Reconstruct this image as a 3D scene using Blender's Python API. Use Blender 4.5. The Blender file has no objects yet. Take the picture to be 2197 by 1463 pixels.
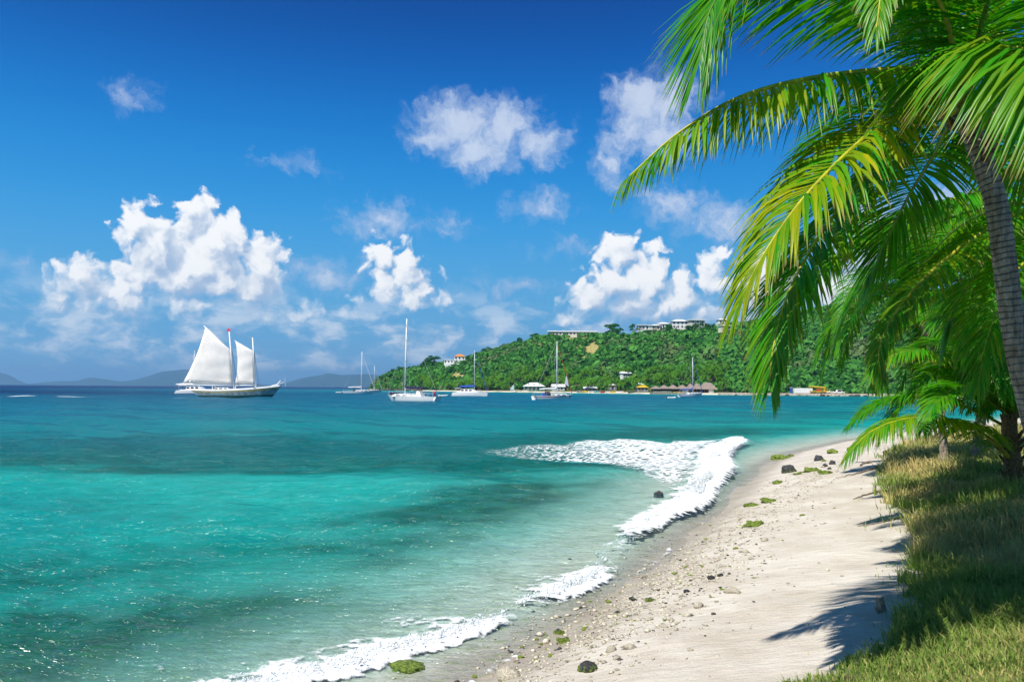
import bpy, math, random
import numpy as np
from mathutils import Vector, Matrix

random.seed(7)
rng = np.random.default_rng(7)
scene = bpy.context.scene
C = scene.collection

# ------------------------------------------------------------------ camera
IMG_W, IMG_H, FPX = 2197.0, 1463.0, 1709.0
CAM_H = 3.0
PITCH = math.radians(3.37)
ROLL = math.radians(0.40)
_r0 = np.array([1.0, 0, 0]); _f0 = np.array([0, math.cos(PITCH), math.sin(PITCH)]); _u0 = np.array([0, -math.sin(PITCH), math.cos(PITCH)])
CR = math.cos(ROLL) * _r0 + math.sin(ROLL) * _u0
CU = -math.sin(ROLL) * _r0 + math.cos(ROLL) * _u0
CAM = np.array([0, 0, CAM_H])
cam_data = bpy.data.cameras.new('camera')
cam_data.sensor_width = 36.0
cam_data.lens = 36.0 * FPX / IMG_W
cam_data.clip_start = 0.05
cam_data.clip_end = 60000
cam = bpy.data.objects.new('camera', cam_data)
C.objects.link(cam)
cam.matrix_world = Matrix(((CR[0], CU[0], -_f0[0], 0), (CR[1], CU[1], -_f0[1], 0), (CR[2], CU[2], -_f0[2], CAM_H), (0, 0, 0, 1)))
scene.camera = cam

def ray(x, y):
    return _f0 + (x - IMG_W / 2) / FPX * CR + (IMG_H / 2 - y) / FPX * CU
def at(x, y, D):                       # the point D metres out that the photo shows at (x, y)
    d = ray(x, y); return CAM + d * (D / d[1])
def on(x, y, z=0.0):                   # the point at height z that the photo shows at (x, y)
    d = ray(x, y); return CAM + d * ((z - CAM_H) / d[2])
def azel(x, y):
    d = ray(x, y); d = d / np.linalg.norm(d)
    return math.degrees(math.atan2(d[0], d[1])), math.degrees(math.asin(d[2]))

# ------------------------------------------------------------------ light and exposure
SUN_AZ, SUN_EL = -140.0, 55.0           # behind the viewer's shoulder on the seaward side
scene.view_settings.view_transform = 'Standard'
scene.view_settings.look = 'None'
scene.view_settings.gamma = 1.0
scene.view_settings.use_curve_mapping = False
scene.view_settings.exposure = 0.48
sun_data = bpy.data.lights.new('sun', 'SUN')
sun_data.energy = 4.6
sun_data.angle = math.radians(0.53)
sun_data.color = (1.0, 0.95, 0.87)
sun = bpy.data.objects.new('sun', sun_data)
C.objects.link(sun)
_a, _e = math.radians(SUN_AZ), math.radians(SUN_EL)
SUN_DIR = np.array([math.sin(_a) * math.cos(_e), math.cos(_a) * math.cos(_e), math.sin(_e)])
sun.rotation_euler = Vector(-SUN_DIR).to_track_quat('-Z', 'Y').to_euler()

# ------------------------------------------------------------------ node helper
class NT:
    def __init__(self, tree):
        self.t = tree; self.n = tree.nodes; self.l = tree.links
    def node(self, kind, **kw):
        nd = self.n.new(kind)
        ins = kw.pop('ins', {})
        for k, v in kw.items(): setattr(nd, k, v)
        for k, v in ins.items(): self.put(nd.inputs[k], v)
        return nd
    def put(self, sock, v):
        if isinstance(v, bpy.types.NodeSocket): self.l.new(v, sock)
        else: sock.default_value = v
    def m(self, op, a, b=None, c=None, clamp=False):
        nd = self.n.new('ShaderNodeMath'); nd.operation = op; nd.use_clamp = clamp
        self.put(nd.inputs[0], a)
        if b is not None: self.put(nd.inputs[1], b)
        if c is not None: self.put(nd.inputs[2], c)
        return nd.outputs[0]
    def v(self, op, a, b=None, out=0):
        nd = self.n.new('ShaderNodeVectorMath'); nd.operation = op
        self.put(nd.inputs[0], a)
        if b is not None:
            if op == 'SCALE': self.put(nd.inputs['Scale'], b)
            else: self.put(nd.inputs[1], b)
        return nd.outputs['Value' if op in ('LENGTH', 'DISTANCE', 'DOT_PRODUCT') else 'Vector']
    def ss(self, x, lo, hi, a=0.0, b=1.0):
        nd = self.n.new('ShaderNodeMapRange'); nd.interpolation_type = 'SMOOTHSTEP'
        self.put(nd.inputs['Value'], x)
        for k, q in (('From Min', lo), ('From Max', hi), ('To Min', a), ('To Max', b)): self.put(nd.inputs[k], q)
        return nd.outputs[0]
    def mix(self, f, a, b, blend='MIX'):
        nd = self.n.new('ShaderNodeMix'); nd.data_type = 'RGBA'; nd.blend_type = blend
        self.put(nd.inputs[0], f)
        for i, q in ((6, a), (7, b)):
            if isinstance(q, tuple) and len(q) == 3: q = (*q, 1)
            self.put(nd.inputs[i], q)
        return nd.outputs[2]
    def noise(self, vec, scale, detail=4, rough=0.55, out='Fac', dist=0.0, dims='3D', lac=2.0):
        nd = self.n.new('ShaderNodeTexNoise'); nd.noise_dimensions = dims
        if vec is not None: self.put(nd.inputs['Vector'], vec)
        nd.inputs['Scale'].default_value = scale; nd.inputs['Detail'].default_value = detail
        nd.inputs['Roughness'].default_value = rough; nd.inputs['Distortion'].default_value = dist
        nd.inputs['Lacunarity'].default_value = lac
        return nd.outputs[out]
    def attr(self, name, out='Fac'):
        nd = self.n.new('ShaderNodeAttribute'); nd.attribute_name = name
        return nd.outputs[out]

# ------------------------------------------------------------------ sky with fair-weather cumulus
world = bpy.data.worlds.new('World')
scene.world = world
world.use_nodes = True
world.cycles.sampling_method = 'NONE'
W = NT(world.node_tree)
W.n.clear()
sky = W.node('ShaderNodeTexSky', sky_type='NISHITA', sun_disc=False, sun_elevation=_e, sun_rotation=_a,
             altitude=0, air_density=1.0, dust_density=0.35, ozone_density=3.0)
hs = W.node('ShaderNodeHueSaturation', ins={'Hue': 0.497, 'Saturation': 1.42, 'Value': 0.80, 'Color': sky.outputs[0]})
tc = W.node('ShaderNodeTexCoord')
dirv = tc.outputs['Generated']
sx = W.node('ShaderNodeSeparateXYZ', ins={0: dirv})
az = W.m('MULTIPLY', W.m('ARCTAN2', sx.outputs[0], sx.outputs[1]), 57.2958)
el = W.m('MULTIPLY', W.m('ARCSINE', sx.outputs[2]), 57.2958)
P0 = W.node('ShaderNodeCombineXYZ', ins={0: az, 1: el}).outputs[0]

def blob_group(name, blobs, k):
    g = bpy.data.node_groups.new(name, 'ShaderNodeTree')
    g.interface.new_socket('P', in_out='INPUT', socket_type='NodeSocketVector')
    g.interface.new_socket('F', in_out='OUTPUT', socket_type='NodeSocketFloat')
    G = NT(g)
    gi = G.node('NodeGroupInput'); go = G.node('NodeGroupOutput')
    f = None
    for (x, y, rx, ry) in blobs:
        d = G.v('MULTIPLY', G.v('SUBTRACT', gi.outputs[0], (x, y, 0)), (1 / rx, 1 / ry, 0))
        b = G.m('MULTIPLY', G.m('SUBTRACT', 1.0, G.v('LENGTH', d)), min(rx, ry) / 3.0)
        f = b if f is None else G.m('SMOOTH_MAX', f, b, k)
    G.l.new(f, go.inputs[0])
    return g

def to_blobs(px):
    out = []
    for (x, y, rx, ry) in px:
        a, e = azel(x, y)
        out.append((a, e, rx * 0.0335 * math.cos(math.radians(a)) ** 2, ry * 0.0335))
    return out
# towering cumulus: photo position and half-size of every billow
CUMULUS = [(300, 490, 58, 64), (345, 545, 95, 70), (425, 470, 62, 55), (470, 530, 90, 75), (400, 590, 190, 75), (560, 560, 55, 62), (545, 615, 90, 60),
           (180, 610, 72, 62), (130, 640, 80, 42), (260, 640, 120, 55), (420, 650, 250, 36),
           (818, 560, 44, 48), (872, 560, 36, 44), (855, 600, 62, 48), (880, 636, 66, 40), (935, 645, 42, 28), (830, 630, 40, 36),
           (1330, 545, 44, 46), (1312, 600, 70, 52), (1405, 552, 30, 40), (1375, 605, 80, 58), (1270, 645, 72, 46), (1350, 660, 135, 50), (1450, 640, 70, 55),
           (1500, 690, 110, 40), (1225, 690, 60, 34), (1552, 548, 28, 24), (1520, 600, 66, 42), (1650, 610, 90, 70), (1780, 640, 120, 60), (1600, 700, 140, 50),
           (640, 670, 55, 30), (735, 690, 36, 18), (768, 655, 26, 16)]
# thin ragged clouds higher up
SOFT = [(985, 265, 105, 62), (1080, 270, 90, 62), (1030, 325, 90, 62), (1160, 310, 70, 48), (925, 295, 60, 50),
        (1375, 220, 78, 72), (1440, 220, 80, 62), (1345, 285, 62, 48), (1420, 290, 95, 60), (1310, 350, 40, 50),
        (830, 465, 58, 40), (790, 478, 62, 32), (1160, 442, 60, 30), (950, 495, 50, 18), (960, 460, 26, 16), (1450, 440, 70, 38), (1400, 415, 40, 26), (1550, 480, 90, 44), (1880, 520, 150, 90), (2050, 480, 90, 80),
        (280, 205, 46, 24), (620, 358, 30, 9), (655, 355, 34, 9), (15, 548, 32, 7), (1250, 530, 70, 12), (700, 590, 80, 38), (1090, 610, 70, 16)]
c_b, s_b = to_blobs(CUMULUS), to_blobs(SOFT)

def warp(P, amp1, amp2, det=4):
    n1 = W.v('SUBTRACT', W.noise(P, 0.34, 2, 0.5, 'Color', dims='2D'), (0.5, 0.5, 0.5))
    n2 = W.v('SUBTRACT', W.noise(P, 1.3, det, 0.6, 'Color', dims='2D'), (0.5, 0.5, 0.5))
    return W.v('ADD', W.v('ADD', P, W.v('SCALE', n1, amp1)), W.v('SCALE', n2, amp2))
SKY_K = 0.075
ramp = W.node('ShaderNodeValToRGB', ins={0: W.m('DIVIDE', el, 40.0, clamp=True)})
cr = ramp.color_ramp; cr.interpolation = 'B_SPLINE'
stops = ((0.0, (1.95, 4.3, 6.9)), (0.09, (1.35, 4.1, 7.0)), (0.20, (0.85, 3.9, 7.4)), (0.33, (0.16, 3.0, 7.3)), (0.50, (0.0, 1.40, 5.4)), (0.66, (0.0, 0.48, 2.8)), (1.0, (0.0, 0.40, 2.3)))
while len(cr.elements) < len(stops): cr.elements.new(0.5)
for e_, (p_, c_) in zip(cr.elements, stops): e_.position = p_; e_.color = (c_[0] / 8, c_[1] / 8, c_[2] / 8, 1)
deep = W.mix(1.0, ramp.outputs[0], (8, 8, 8), 'MULTIPLY')
plain = W.mix(W.ss(el, 28.0, 62.0, 0.0, 0.9), deep, hs.outputs[0])
def background(c, k):
    return W.node('ShaderNodeBackground', ins={'Color': c, 'Strength': k}).outputs[0]
def over(bg, a, c):
    mx = W.node('ShaderNodeMixShader', ins={0: a}); W.l.new(bg, mx.inputs[1]); W.l.new(background(c, 0.80), mx.inputs[2])
    return mx.outputs[0]
clear_sky = background(plain, SKY_K)

def cumulus_density(Q, grp):
    f = W.node('ShaderNodeGroup', node_tree=grp, ins={0: Q}).outputs[0]
    vn = W.node('ShaderNodeTexVoronoi', voronoi_dimensions='2D', feature='SMOOTH_F1', ins={'Vector': Q, 'Scale': 0.7, 'Detail': 1.0, 'Roughness': 0.6, 'Smoothness': 0.5})
    puff = W.m('MULTIPLY', W.m('SUBTRACT', 0.42, vn.outputs['Distance']), 0.40)
    fb = W.m('MULTIPLY', W.m('SUBTRACT', W.noise(Q, 0.9, 5, 0.6, dims='2D'), 0.5), 0.55)
    return W.m('ADD', W.m('ADD', f, 0.10), W.m('ADD', puff, fb))

CUM_Q = warp(P0, 1.5, 0.8)
SOFT_Q = W.v('ADD', P0, W.v('SCALE', W.v('SUBTRACT', CUM_Q, P0), 1.6))
def horizon_banks(bg):
    bandP = W.v('MULTIPLY', P0, (0.48, 0.95, 1))
    bn = W.noise(warp(bandP, 1.2, 0.5, 2), 0.55, 6, 0.60, dims='2D')
    band = W.m('MULTIPLY', W.ss(bn, 0.40, 0.62), W.m('MULTIPLY', W.ss(el, 8.2, 3.6), W.ss(el, 0.3, 1.6)))
    return over(bg, W.m('MULTIPLY', band, 0.78), W.mix(W.ss(bn, 0.5, 0.72), (0.46, 0.60, 0.77), (0.72, 0.79, 0.87)))

def cloudy(name, cl, sl):
    cg = blob_group('cumulus_' + name, cl, 0.15); sg = blob_group('thin_' + name, sl, 0.25)
    Qs = SOFT_Q
    sf = W.node('ShaderNodeGroup', node_tree=sg, ins={0: Qs}).outputs[0]
    sfb = W.m('MULTIPLY', W.m('SUBTRACT', W.noise(Qs, 0.8, 5, 0.64, dims='2D'), 0.5), 0.8)
    sd = W.m('ADD', W.m('ADD', sf, 0.05), sfb)
    s1 = over(clear_sky, W.ss(sd, -0.12, 0.55, 0.0, 0.82), W.mix(W.ss(sd, 0.1, 0.8), (0.40, 0.51, 0.72), (0.64, 0.71, 0.83)))
    s2 = horizon_banks(s1)
    d0 = cumulus_density(CUM_Q, cg)
    d1 = cumulus_density(W.v('ADD', CUM_Q, (-0.55, 0.75, 0)), cg)
    alpha = W.ss(d0, -0.03, W.ss(el, 9.0, 3.5, 0.20, 0.80))
    lit = W.m('ADD', 0.56, W.m('MULTIPLY', W.m('SUBTRACT', d0, d1), 1.25), clamp=True)
    patch = W.ss(W.noise(W.v('MULTIPLY', P0, (0.75, 1.2, 1)), 0.26, 3, 0.5, dims='2D'), 0.50, 0.66, 0.0, 0.42)
    lit = W.m('SUBTRACT', lit, W.m('MULTIPLY', patch, W.ss(d0, 0.10, 0.5)), clamp=True)
    lit = W.m('SUBTRACT', lit, W.ss(el, 2.0, 7.0, 0.24, 0.0), clamp=True)
    return over(s2, alpha, W.mix(W.ss(lit, 0.0, 0.90), (0.36, 0.49, 0.68), (0.93, 0.94, 0.95)))

AZ_SPLIT = azel(1215, 500)[0]
left_sky = cloudy('seaward', [b for b in c_b if b[0] < AZ_SPLIT + 3], [b for b in s_b if b[0] < AZ_SPLIT + 5])
right_sky = cloudy('landward', [b for b in c_b if b[0] > AZ_SPLIT - 3], [b for b in s_b if b[0] > AZ_SPLIT - 5])
# the same fair-weather cumulus goes on round the rest of the horizon
on_ = W.noise(W.v('MULTIPLY', P0, (0.10, 0.20, 1)), 0.9, 4, 0.55, dims='2D')
other = over(clear_sky, W.m('MULTIPLY', W.ss(on_, 0.52, 0.62), W.m('MULTIPLY', W.ss(el, 24, 8), W.ss(el, 1, 4))), (0.72, 0.77, 0.84, 1))
def choose(f, a, b):
    mx = W.node('ShaderNodeMixShader', ins={0: f}); W.l.new(a, mx.inputs[1]); W.l.new(b, mx.inputs[2]); return mx.outputs[0]
in_view = choose(W.m('GREATER_THAN', az, AZ_SPLIT), left_sky, right_sky)
far_az = W.m('GREATER_THAN', W.m('ABSOLUTE', az), 40.0)
ring = choose(far_az, in_view, other)
above = W.m('GREATER_THAN', W.m('ABSOLUTE', W.m('SUBTRACT', el, 14.0)), 14.6)
W.node('ShaderNodeOutputWorld', ins={0: choose(above, ring, clear_sky)})

scene.cycles.use_denoising = True
scene.cycles.use_adaptive_sampling = True
scene.cycles.adaptive_threshold = 0.02
scene.cycles.max_bounces = 5; scene.cycles.diffuse_bounces = 2; scene.cycles.glossy_bounces = 2; scene.cycles.transmission_bounces = 3
scene.cycles.transparent_max_bounces = 24
scene.cycles.volume_bounces = 0
scene.cycles.caustics_reflective = False
scene.cycles.caustics_refractive = False
scene.cycles.sample_clamp_indirect = 4.0

# ------------------------------------------------------------------ helpers: noise, meshes, tags
def _hash(ix, iy, seed):
    h = (ix.astype(np.int64) * 374761393 + iy.astype(np.int64) * 668265263 + seed * 974711) & 0x7fffffff
    h = ((h ^ (h >> 13)) * 1274126177) & 0x7fffffff
    return ((h ^ (h >> 16)) & 0xffff) / 65535.0
def vnoise(x, y, seed=0):
    x = np.asarray(x, float); y = np.asarray(y, float)
    ix = np.floor(x); iy = np.floor(y); fx = x - ix; fy = y - iy
    fx = fx * fx * fx * (fx * (fx * 6 - 15) + 10); fy = fy * fy * fy * (fy * (fy * 6 - 15) + 10)
    a = _hash(ix, iy, seed); b = _hash(ix + 1, iy, seed); c = _hash(ix, iy + 1, seed); d = _hash(ix + 1, iy + 1, seed)
    return (a * (1 - fx) + b * fx) * (1 - fy) + (c * (1 - fx) + d * fx) * fy
def fbm(x, y, oct=4, seed=0, gain=0.5):
    s = 0; a = 1; t = 0
    for o in range(oct):
        s = s + a * vnoise(np.asarray(x) * 2 ** o + 17.3 * o, np.asarray(y) * 2 ** o - 9.1 * o, seed + o); t += a; a *= gain
    return s / t
def sstep(x, a, b):
    t = np.clip((np.asarray(x, float) - a) / (b - a), 0, 1); return t * t * (3 - 2 * t)

def link(name, me, mat=None, parent=None):
    o = bpy.data.objects.new(name, me); C.objects.link(o)
    if mat is not None and not me.materials: me.materials.append(mat)
    if parent is not None: o.parent = parent
    return o
def mesh_np(name, V, F, smooth=False):
    V = np.asarray(V, np.float32); F = np.asarray(F, np.int32); k = F.shape[1]
    me = bpy.data.meshes.new(name)
    me.vertices.add(len(V)); me.vertices.foreach_set('co', V.ravel())
    me.loops.add(F.size); me.loops.foreach_set('vertex_index', F.ravel())
    me.polygons.add(len(F)); me.polygons.foreach_set('loop_start', np.arange(0, F.size, k, dtype=np.int32))
    if smooth: me.polygons.foreach_set('use_smooth', np.ones(len(F), bool))
    me.update(); me.validate()
    return me
def fattr(me, name, vals):
    at_ = me.attributes.new(name, 'FLOAT', 'POINT'); at_.data.foreach_set('value', np.asarray(vals, np.float32).ravel())
def grid_faces(nu, nv):
    i = np.arange(nu - 1)[:, None] * nv + np.arange(nv - 1)[None, :]
    return np.stack([i, i + nv, i + nv + 1, i + 1], -1).reshape(-1, 4)
def tag(o, label=None, cat=None, group=None, kind=None):
    for k, q in (('label', label), ('category', cat), ('group', group), ('kind', kind)):
        if q: o[k] = q
    return o
def empty(name, loc, rz=0.0, label=None, cat=None, group=None):
    o = bpy.data.objects.new(name, None); C.objects.link(o); o.location = Vector([float(q) for q in loc]); o.rotation_euler = (0, 0, rz)
    o.empty_display_size = 0.2
    return tag(o, label, cat, group)

def material(name):
    m = bpy.data.materials.new(name); m.use_nodes = True
    t = NT(m.node_tree); t.n.clear()
    t.out = t.node('ShaderNodeOutputMaterial')
    return m, t
def simple(name, col, rough=0.6, var=0.12, scale=4.0, bump=0.0, bscale=30.0, metal=0.0, spec=0.4):
    m, t = material(name)
    tcn = t.node('ShaderNodeTexCoord').outputs['Object']
    n = t.noise(tcn, scale, 4, 0.6)
    c2 = tuple(max(0, q * (1 - 2.2 * var)) for q in col); c3 = tuple(min(1, q * (1 + var)) for q in col)
    b = t.node('ShaderNodeBsdfPrincipled', ins={'Base Color': t.mix(t.ss(n, 0.3, 0.7), c2, c3), 'Roughness': rough, 'Metallic': metal, 'Specular IOR Level': spec})
    if bump:
        bp = t.node('ShaderNodeBump', ins={'Strength': bump, 'Distance': 0.02, 'Height': t.noise(tcn, bscale, 3)})
        t.l.new(bp.outputs[0], b.inputs['Normal'])
    t.l.new(b.outputs[0], t.out.inputs[0])
    return m

# ------------------------------------------------------------------ coast lines
SHORE_PX = [(1050, 1463), (1130, 1415), (1200, 1370), (1285, 1315), (1350, 1262), (1400, 1222), (1440, 1190), (1500, 1135), (1560, 1080), (1605, 1035), (1645, 1000), (1700, 975), (1760, 960), (1835, 944)]
shore_near = [on(x, y, 0.0)[:2] for x, y in SHORE_PX]
shore_pts = [(-60, -90), (-14, -14), (-5.5, -2), (-2.6, 4.2)] + [tuple(p) for p in shore_near] + [(29, 58), (44, 74), (66, 98), (95, 140), (135, 220), (172, 320), (200, 398)]
# (photo column, metres to the water line of the far shore)
FAR = [(798, 740), (830, 690), (900, 640), (1000, 600), (1100, 565), (1200, 530), (1300, 500), (1400, 470), (1500, 448), (1600, 436), (1700, 428), (1800, 420), (1900, 414), (2000, 408)]
FU = np.array([f[0] for f in FAR], float); FD = np.array([f[1] for f in FAR], float)
def far_D(u): return np.interp(u, FU, FD)
def col_xy(u, D): return (u - IMG_W / 2) / FPX * D * 1.0, D
far_pts = [col_xy(u, d) for u, d in reversed(FAR)]
land_poly = np.array(shore_pts + far_pts + [(-140, 800), (-100, 960), (60, 1500), (4000, 1500), (4000, -900), (-60, -900)], float)

def poly_dist(X, Y, P, closed=True):
    d2 = np.full(X.shape, 1e18)
    n = len(P)
    for i in range(n if closed else n - 1):
        ax, ay = P[i]; bx, by = P[(i + 1) % n]
        ex, ey = bx - ax, by - ay
        t = np.clip(((X - ax) * ex + (Y - ay) * ey) / (ex * ex + ey * ey + 1e-12), 0, 1)
        d2 = np.minimum(d2, (X - ax - t * ex) ** 2 + (Y - ay - t * ey) ** 2)
    return np.sqrt(d2)
def inside(X, Y, P):
    r = np.zeros(X.shape, bool); n = len(P)
    for i in range(n):
        ax, ay = P[i]; bx, by = P[(i + 1) % n]
        if ay == by: continue
        r ^= ((ay > Y) != (by > Y)) & (X < (bx - ax) * (Y - ay) / (by - ay) + ax)
    return r
def sdist(X, Y):                       # metres inland (+) or out to sea (-)
    d = poly_dist(X, Y, land_poly); return np.where(inside(X, Y, land_poly), d, -d)

GRASS_PX = [(1700, 1463, .62), (1775, 1445, .66), (1850, 1400, .70), (1905, 1368, .72), (1955, 1315, .74), (1972, 1250, .76), (1968, 1190, .78), (1938, 1120, .78), (1902, 1050, .78), (1893, 1000, .78), (1898, 972, .76), (1935, 955, .7)]
grass_edge = [on(x, y, z)[:2] for x, y, z in GRASS_PX]
turf_poly = np.array([(-4.5, -30), (-1.6, 0.5), (0.6, 3.6)] + [tuple(p) for p in grass_edge] + [(24, 42), (36, 53), (58, 78), (85, 112), (140, 190), (300, 300), (600, 300), (600, -200), (-4.5, -200)], float)
def turf_dist(X, Y):
    d = poly_dist(X, Y, turf_poly); return np.where(inside(X, Y, turf_poly), d, -d)

BARS = [(on(x, y, 0), wx, wy, h) for x, y, wx, wy, h in [(330, 1018, 11, 3.6, 1.7), (560, 1050, 6, 3.0, 1.1), (690, 1012, 6, 2.4, 1.4), (80, 1010, 9, 4.5, 1.5)]]
APPARENT = 0.12
def land_height(X, Y):
    s = sdist(X, Y)
    up = 0.80 * (1 - np.exp(-np.maximum(s, 0) / 2.6)) + 0.012 * np.clip(s, 0, 40)
    dep = np.interp(-s, [0, 1.0, 2.2, 4, 6, 9, 13, 20, 40, 80, 160, 260, 380, 700], [0, .09, .24, .60, 1.25, 2.2, 3.1, 3.9, 4.8, 6.4, 9.0, 15, 26, 40])
    z = np.where(s > 0, up, -dep)
    near = sstep(np.hypot(X, Y), 90, 40)
    tdist = turf_dist(X, Y)
    bank = sstep(tdist, -0.1, 2.6)
    z = z + near * bank * (0.34 + 0.30 * (fbm(X * .35, Y * .35, 3, 5) - .5))
    wob = (fbm(X * .8, Y * .8, 4, 11) - .5) * 0.10 + (fbm(X * 3.5, Y * 3.5, 3, 12) - .5) * 0.035
    z = z + near * wob * sstep(s, -0.3, 1.6)
    z = z + np.where(s < -2, (fbm(X * .35, Y * .35, 4, 31) - .5) * np.clip(-s * .05, 0, .9), 0)
    bar = np.zeros_like(z)
    for p_, wx, wy, h_ in BARS:
        g_ = h_ * np.exp(-((X - p_[0]) / wx) ** 2 - ((Y - p_[1]) / wy) ** 2); bar = np.where(np.abs(g_) > np.abs(bar), g_, bar)
    z = z + np.where(s < -2, bar, 0)
    # the bed stands at its apparent depth: refraction lifts it towards a low viewpoint
    return np.where(z < 0, z * APPARENT, z), s, tdist

# ------------------------------------------------------------------ ground sheet: sea bed, beach and land in one
def polar(a0, a1, na, r0, r1, nr):
    A = np.radians(np.linspace(a0, a1, na)); R = np.geomspace(r0, r1, nr)
    RR, AA = np.meshgrid(R, A, indexing='ij')
    return RR * np.sin(AA), RR * np.cos(AA), RR
X, Y, R = polar(-80, 80, 400, 1.2, 19000, 450)
Z, S, TD = land_height(X, Y)
Z = np.where(R > 900, np.minimum(Z, -9), Z)
X0 = np.stack([X, Y, Z], -1).reshape(-1, 3)
me = mesh_np('ground', X0, grid_faces(*X.shape)[:, ::-1], True)
# reef: photo-scale patches of dark coral and weed on the bed
reef_n = fbm(X * .16, Y * .16, 5, 21, .6)
reef_f = fbm(X * .9, Y * .9, 4, 22, .6)
def spot(px, py, wx, wy):
    p = on(px, py, 0)
    dx_ = X - p[0] + 1.3 * wx * (fbm(X / wx * .9, Y / wy * .9, 3, 401) - .5); dy_ = Y - p[1] + wy * (1.1 * (fbm(X / wx * 1.1, Y / wy * .9, 4, 402) - .5) + 1.3 * (fbm(X * .14, Y * .10, 4, 403) - .5))
    return np.exp(-(dx_ / wx) ** 2 - (dy_ / wy) ** 2)
reef = sstep(reef_n + 0.25 * (reef_f - .5), 0.50, 0.60) * sstep(-S, 3, 9)
reef = reef * .30
clear = 1.3 * spot(330, 1015, 10, 3.2) + 1.1 * spot(560, 1050, 6, 2.6) + .9 * spot(700, 1010, 5, 2.0) + 1.0 * spot(100, 1010, 8, 3.5)
clear = clear + sstep(Y, 62, 80)
dark = 1.2 * spot(250, 940, 26, 10) + 1.2 * spot(800, 945, 14, 12) + .9 * spot(1120, 1050, 3.2, 4) + .55 * spot(1000, 1100, 3, 3) + 1.5 * spot(40, 1400, 4.6, 2.0) + 1.3 * spot(350, 1400, 3.2, 1.5) + 1.0 * spot(620, 1320, 3, 1.1) + .6 * spot(20, 1180, 3, 2) + .5 * spot(800, 1180, 4, 2.5) + 0.9 * spot(1500, 915, 10, 8) + .6 * spot(1250, 925, 8, 8)
reef = np.clip(reef * np.clip(1 - clear, 0, 1) + 1.5 * dark * (0.35 + 0.9 * reef_f) * np.clip(1.4 - clear, 0, 1), 0, 1)
far_dark = sstep(fbm(X * .02, Y * .05, 4, 44), .52, .62) * sstep(R, 70, 140) * 0.55
reef = np.clip(np.maximum(reef, far_dark), 0, 1) * sstep(-S, 1.5, 5)
fattr(me, 'reef', reef)
fattr(me, 'turf', sstep(TD + (fbm(X * 1.5, Y * 1.5, 3, 8) - .5) * 1.1, -0.15, 0.35))
fattr(me, 'inland', S)
m, t = material('beach_sand_and_sea_bed')
geo = t.node('ShaderNodeNewGeometry').outputs['Position']
n1 = t.noise(geo, 1.3, 6, 0.6); n2 = t.noise(geo, 55, 4, 0.7); n3 = t.noise(t.v('MULTIPLY', geo, (1.0, 2.6, 1.0)), 3.0, 5, 0.6)
zz = t.node('ShaderNodeSeparateXYZ', ins={0: geo}).outputs[2]
sand = t.mix(t.ss(n1, 0.32, 0.7), (0.50, 0.445, 0.365), (0.64, 0.595, 0.515))
sand = t.mix(t.ss(n2, 0.5, 0.75, 0, 0.5), sand, (0.30, 0.26, 0.20))
sand = t.mix(t.ss(n2, 0.5, 0.28, 0, 0.4), sand, (0.72, 0.67, 0.58))
inl = t.attr('inland')
damp = t.ss(t.m('ADD', inl, t.m('MULTIPLY', t.m('SUBTRACT', n3, 0.5), 1.6)), 0.9, 0.1)
damp = t.m('MULTIPLY', damp, t.ss(inl, -1.2, -0.3))
sand = t.mix(t.m('MULTIPLY', damp, 0.75), sand, t.mix(1.0, sand, (0.60, 0.57, 0.52), 'MULTIPLY'))
wrack = t.m('MULTIPLY', t.ss(n3, 0.50, 0.70), t.m('MULTIPLY', t.ss(inl, -4.0, -0.5), t.ss(inl, 0.5, -0.3)))
sand = t.mix(t.m('MULTIPLY', wrack, 0.7), sand, (0.24, 0.28, 0.10))
r5 = t.noise(geo, 2.2, 5, 0.65)
weed = t.mix(t.ss(r5, 0.35, 0.68), (0.020, 0.035, 0.015), (0.13, 0.125, 0.06))
bedf = t.m('MULTIPLY', t.attr('reef'), t.ss(t.noise(geo, 1.1, 5, 0.7), 0.25, 0.6, 0.70, 1.0))
c = t.mix(bedf, sand, weed)
shal = t.m('MULTIPLY', t.m('MULTIPLY', t.ss(inl, -0.6, -2.0), t.ss(inl, -14, -6)), t.ss(t.noise(geo, 2.6, 5, 0.7), 0.46, 0.66, 0.0, 0.45))
c = t.mix(shal, c, (0.16, 0.17, 0.07))
soil = t.mix(t.ss(n1, 0.4, 0.6), (0.09, 0.085, 0.03), (0.20, 0.155, 0.07))
c = t.mix(t.attr('turf'), c, soil)
b = t.node('ShaderNodeBsdfPrincipled', ins={'Base Color': c, 'Roughness': t.m('SUBTRACT', 0.9, t.m('MULTIPLY', damp, 0.45)), 'Specular IOR Level': 0.25})
hgt = t.m('ADD', t.m('MULTIPLY', n3, 1.0), t.m('MULTIPLY', n2, 0.22))
bp = t.node('ShaderNodeBump', ins={'Strength': 0.75, 'Distance': 0.07, 'Height': hgt})
t.l.new(bp.outputs[0], b.inputs['Normal']); t.l.new(b.outputs[0], t.out.inputs[0])
ground = link('ground', me, m); tag(ground, 'pale coral sand beach running under clear water and up to a grass bank', None, None, 'structure')
def ground_z(x, y):
    return float(land_height(np.array([x], float), np.array([y], float))[0][0])

# ------------------------------------------------------------------ sea
BREAK_PX = [(480, 1490), (600, 1462), (740, 1432), (860, 1395), (950, 1370), (1045, 1338), (1110, 1308), (1170, 1282), (1230, 1262), (1275, 1240), (1310, 1205), (1345, 1165), (1375, 1140), (1415, 1112), (1470, 1098), (1500, 1078), (1508, 1048), (1535, 1026), (1548, 1008), (1535, 985), (1550, 962), (1592, 944)]
break_line = np.array([on(x, y, 0.06)[:2] for x, y in BREAK_PX])
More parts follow.
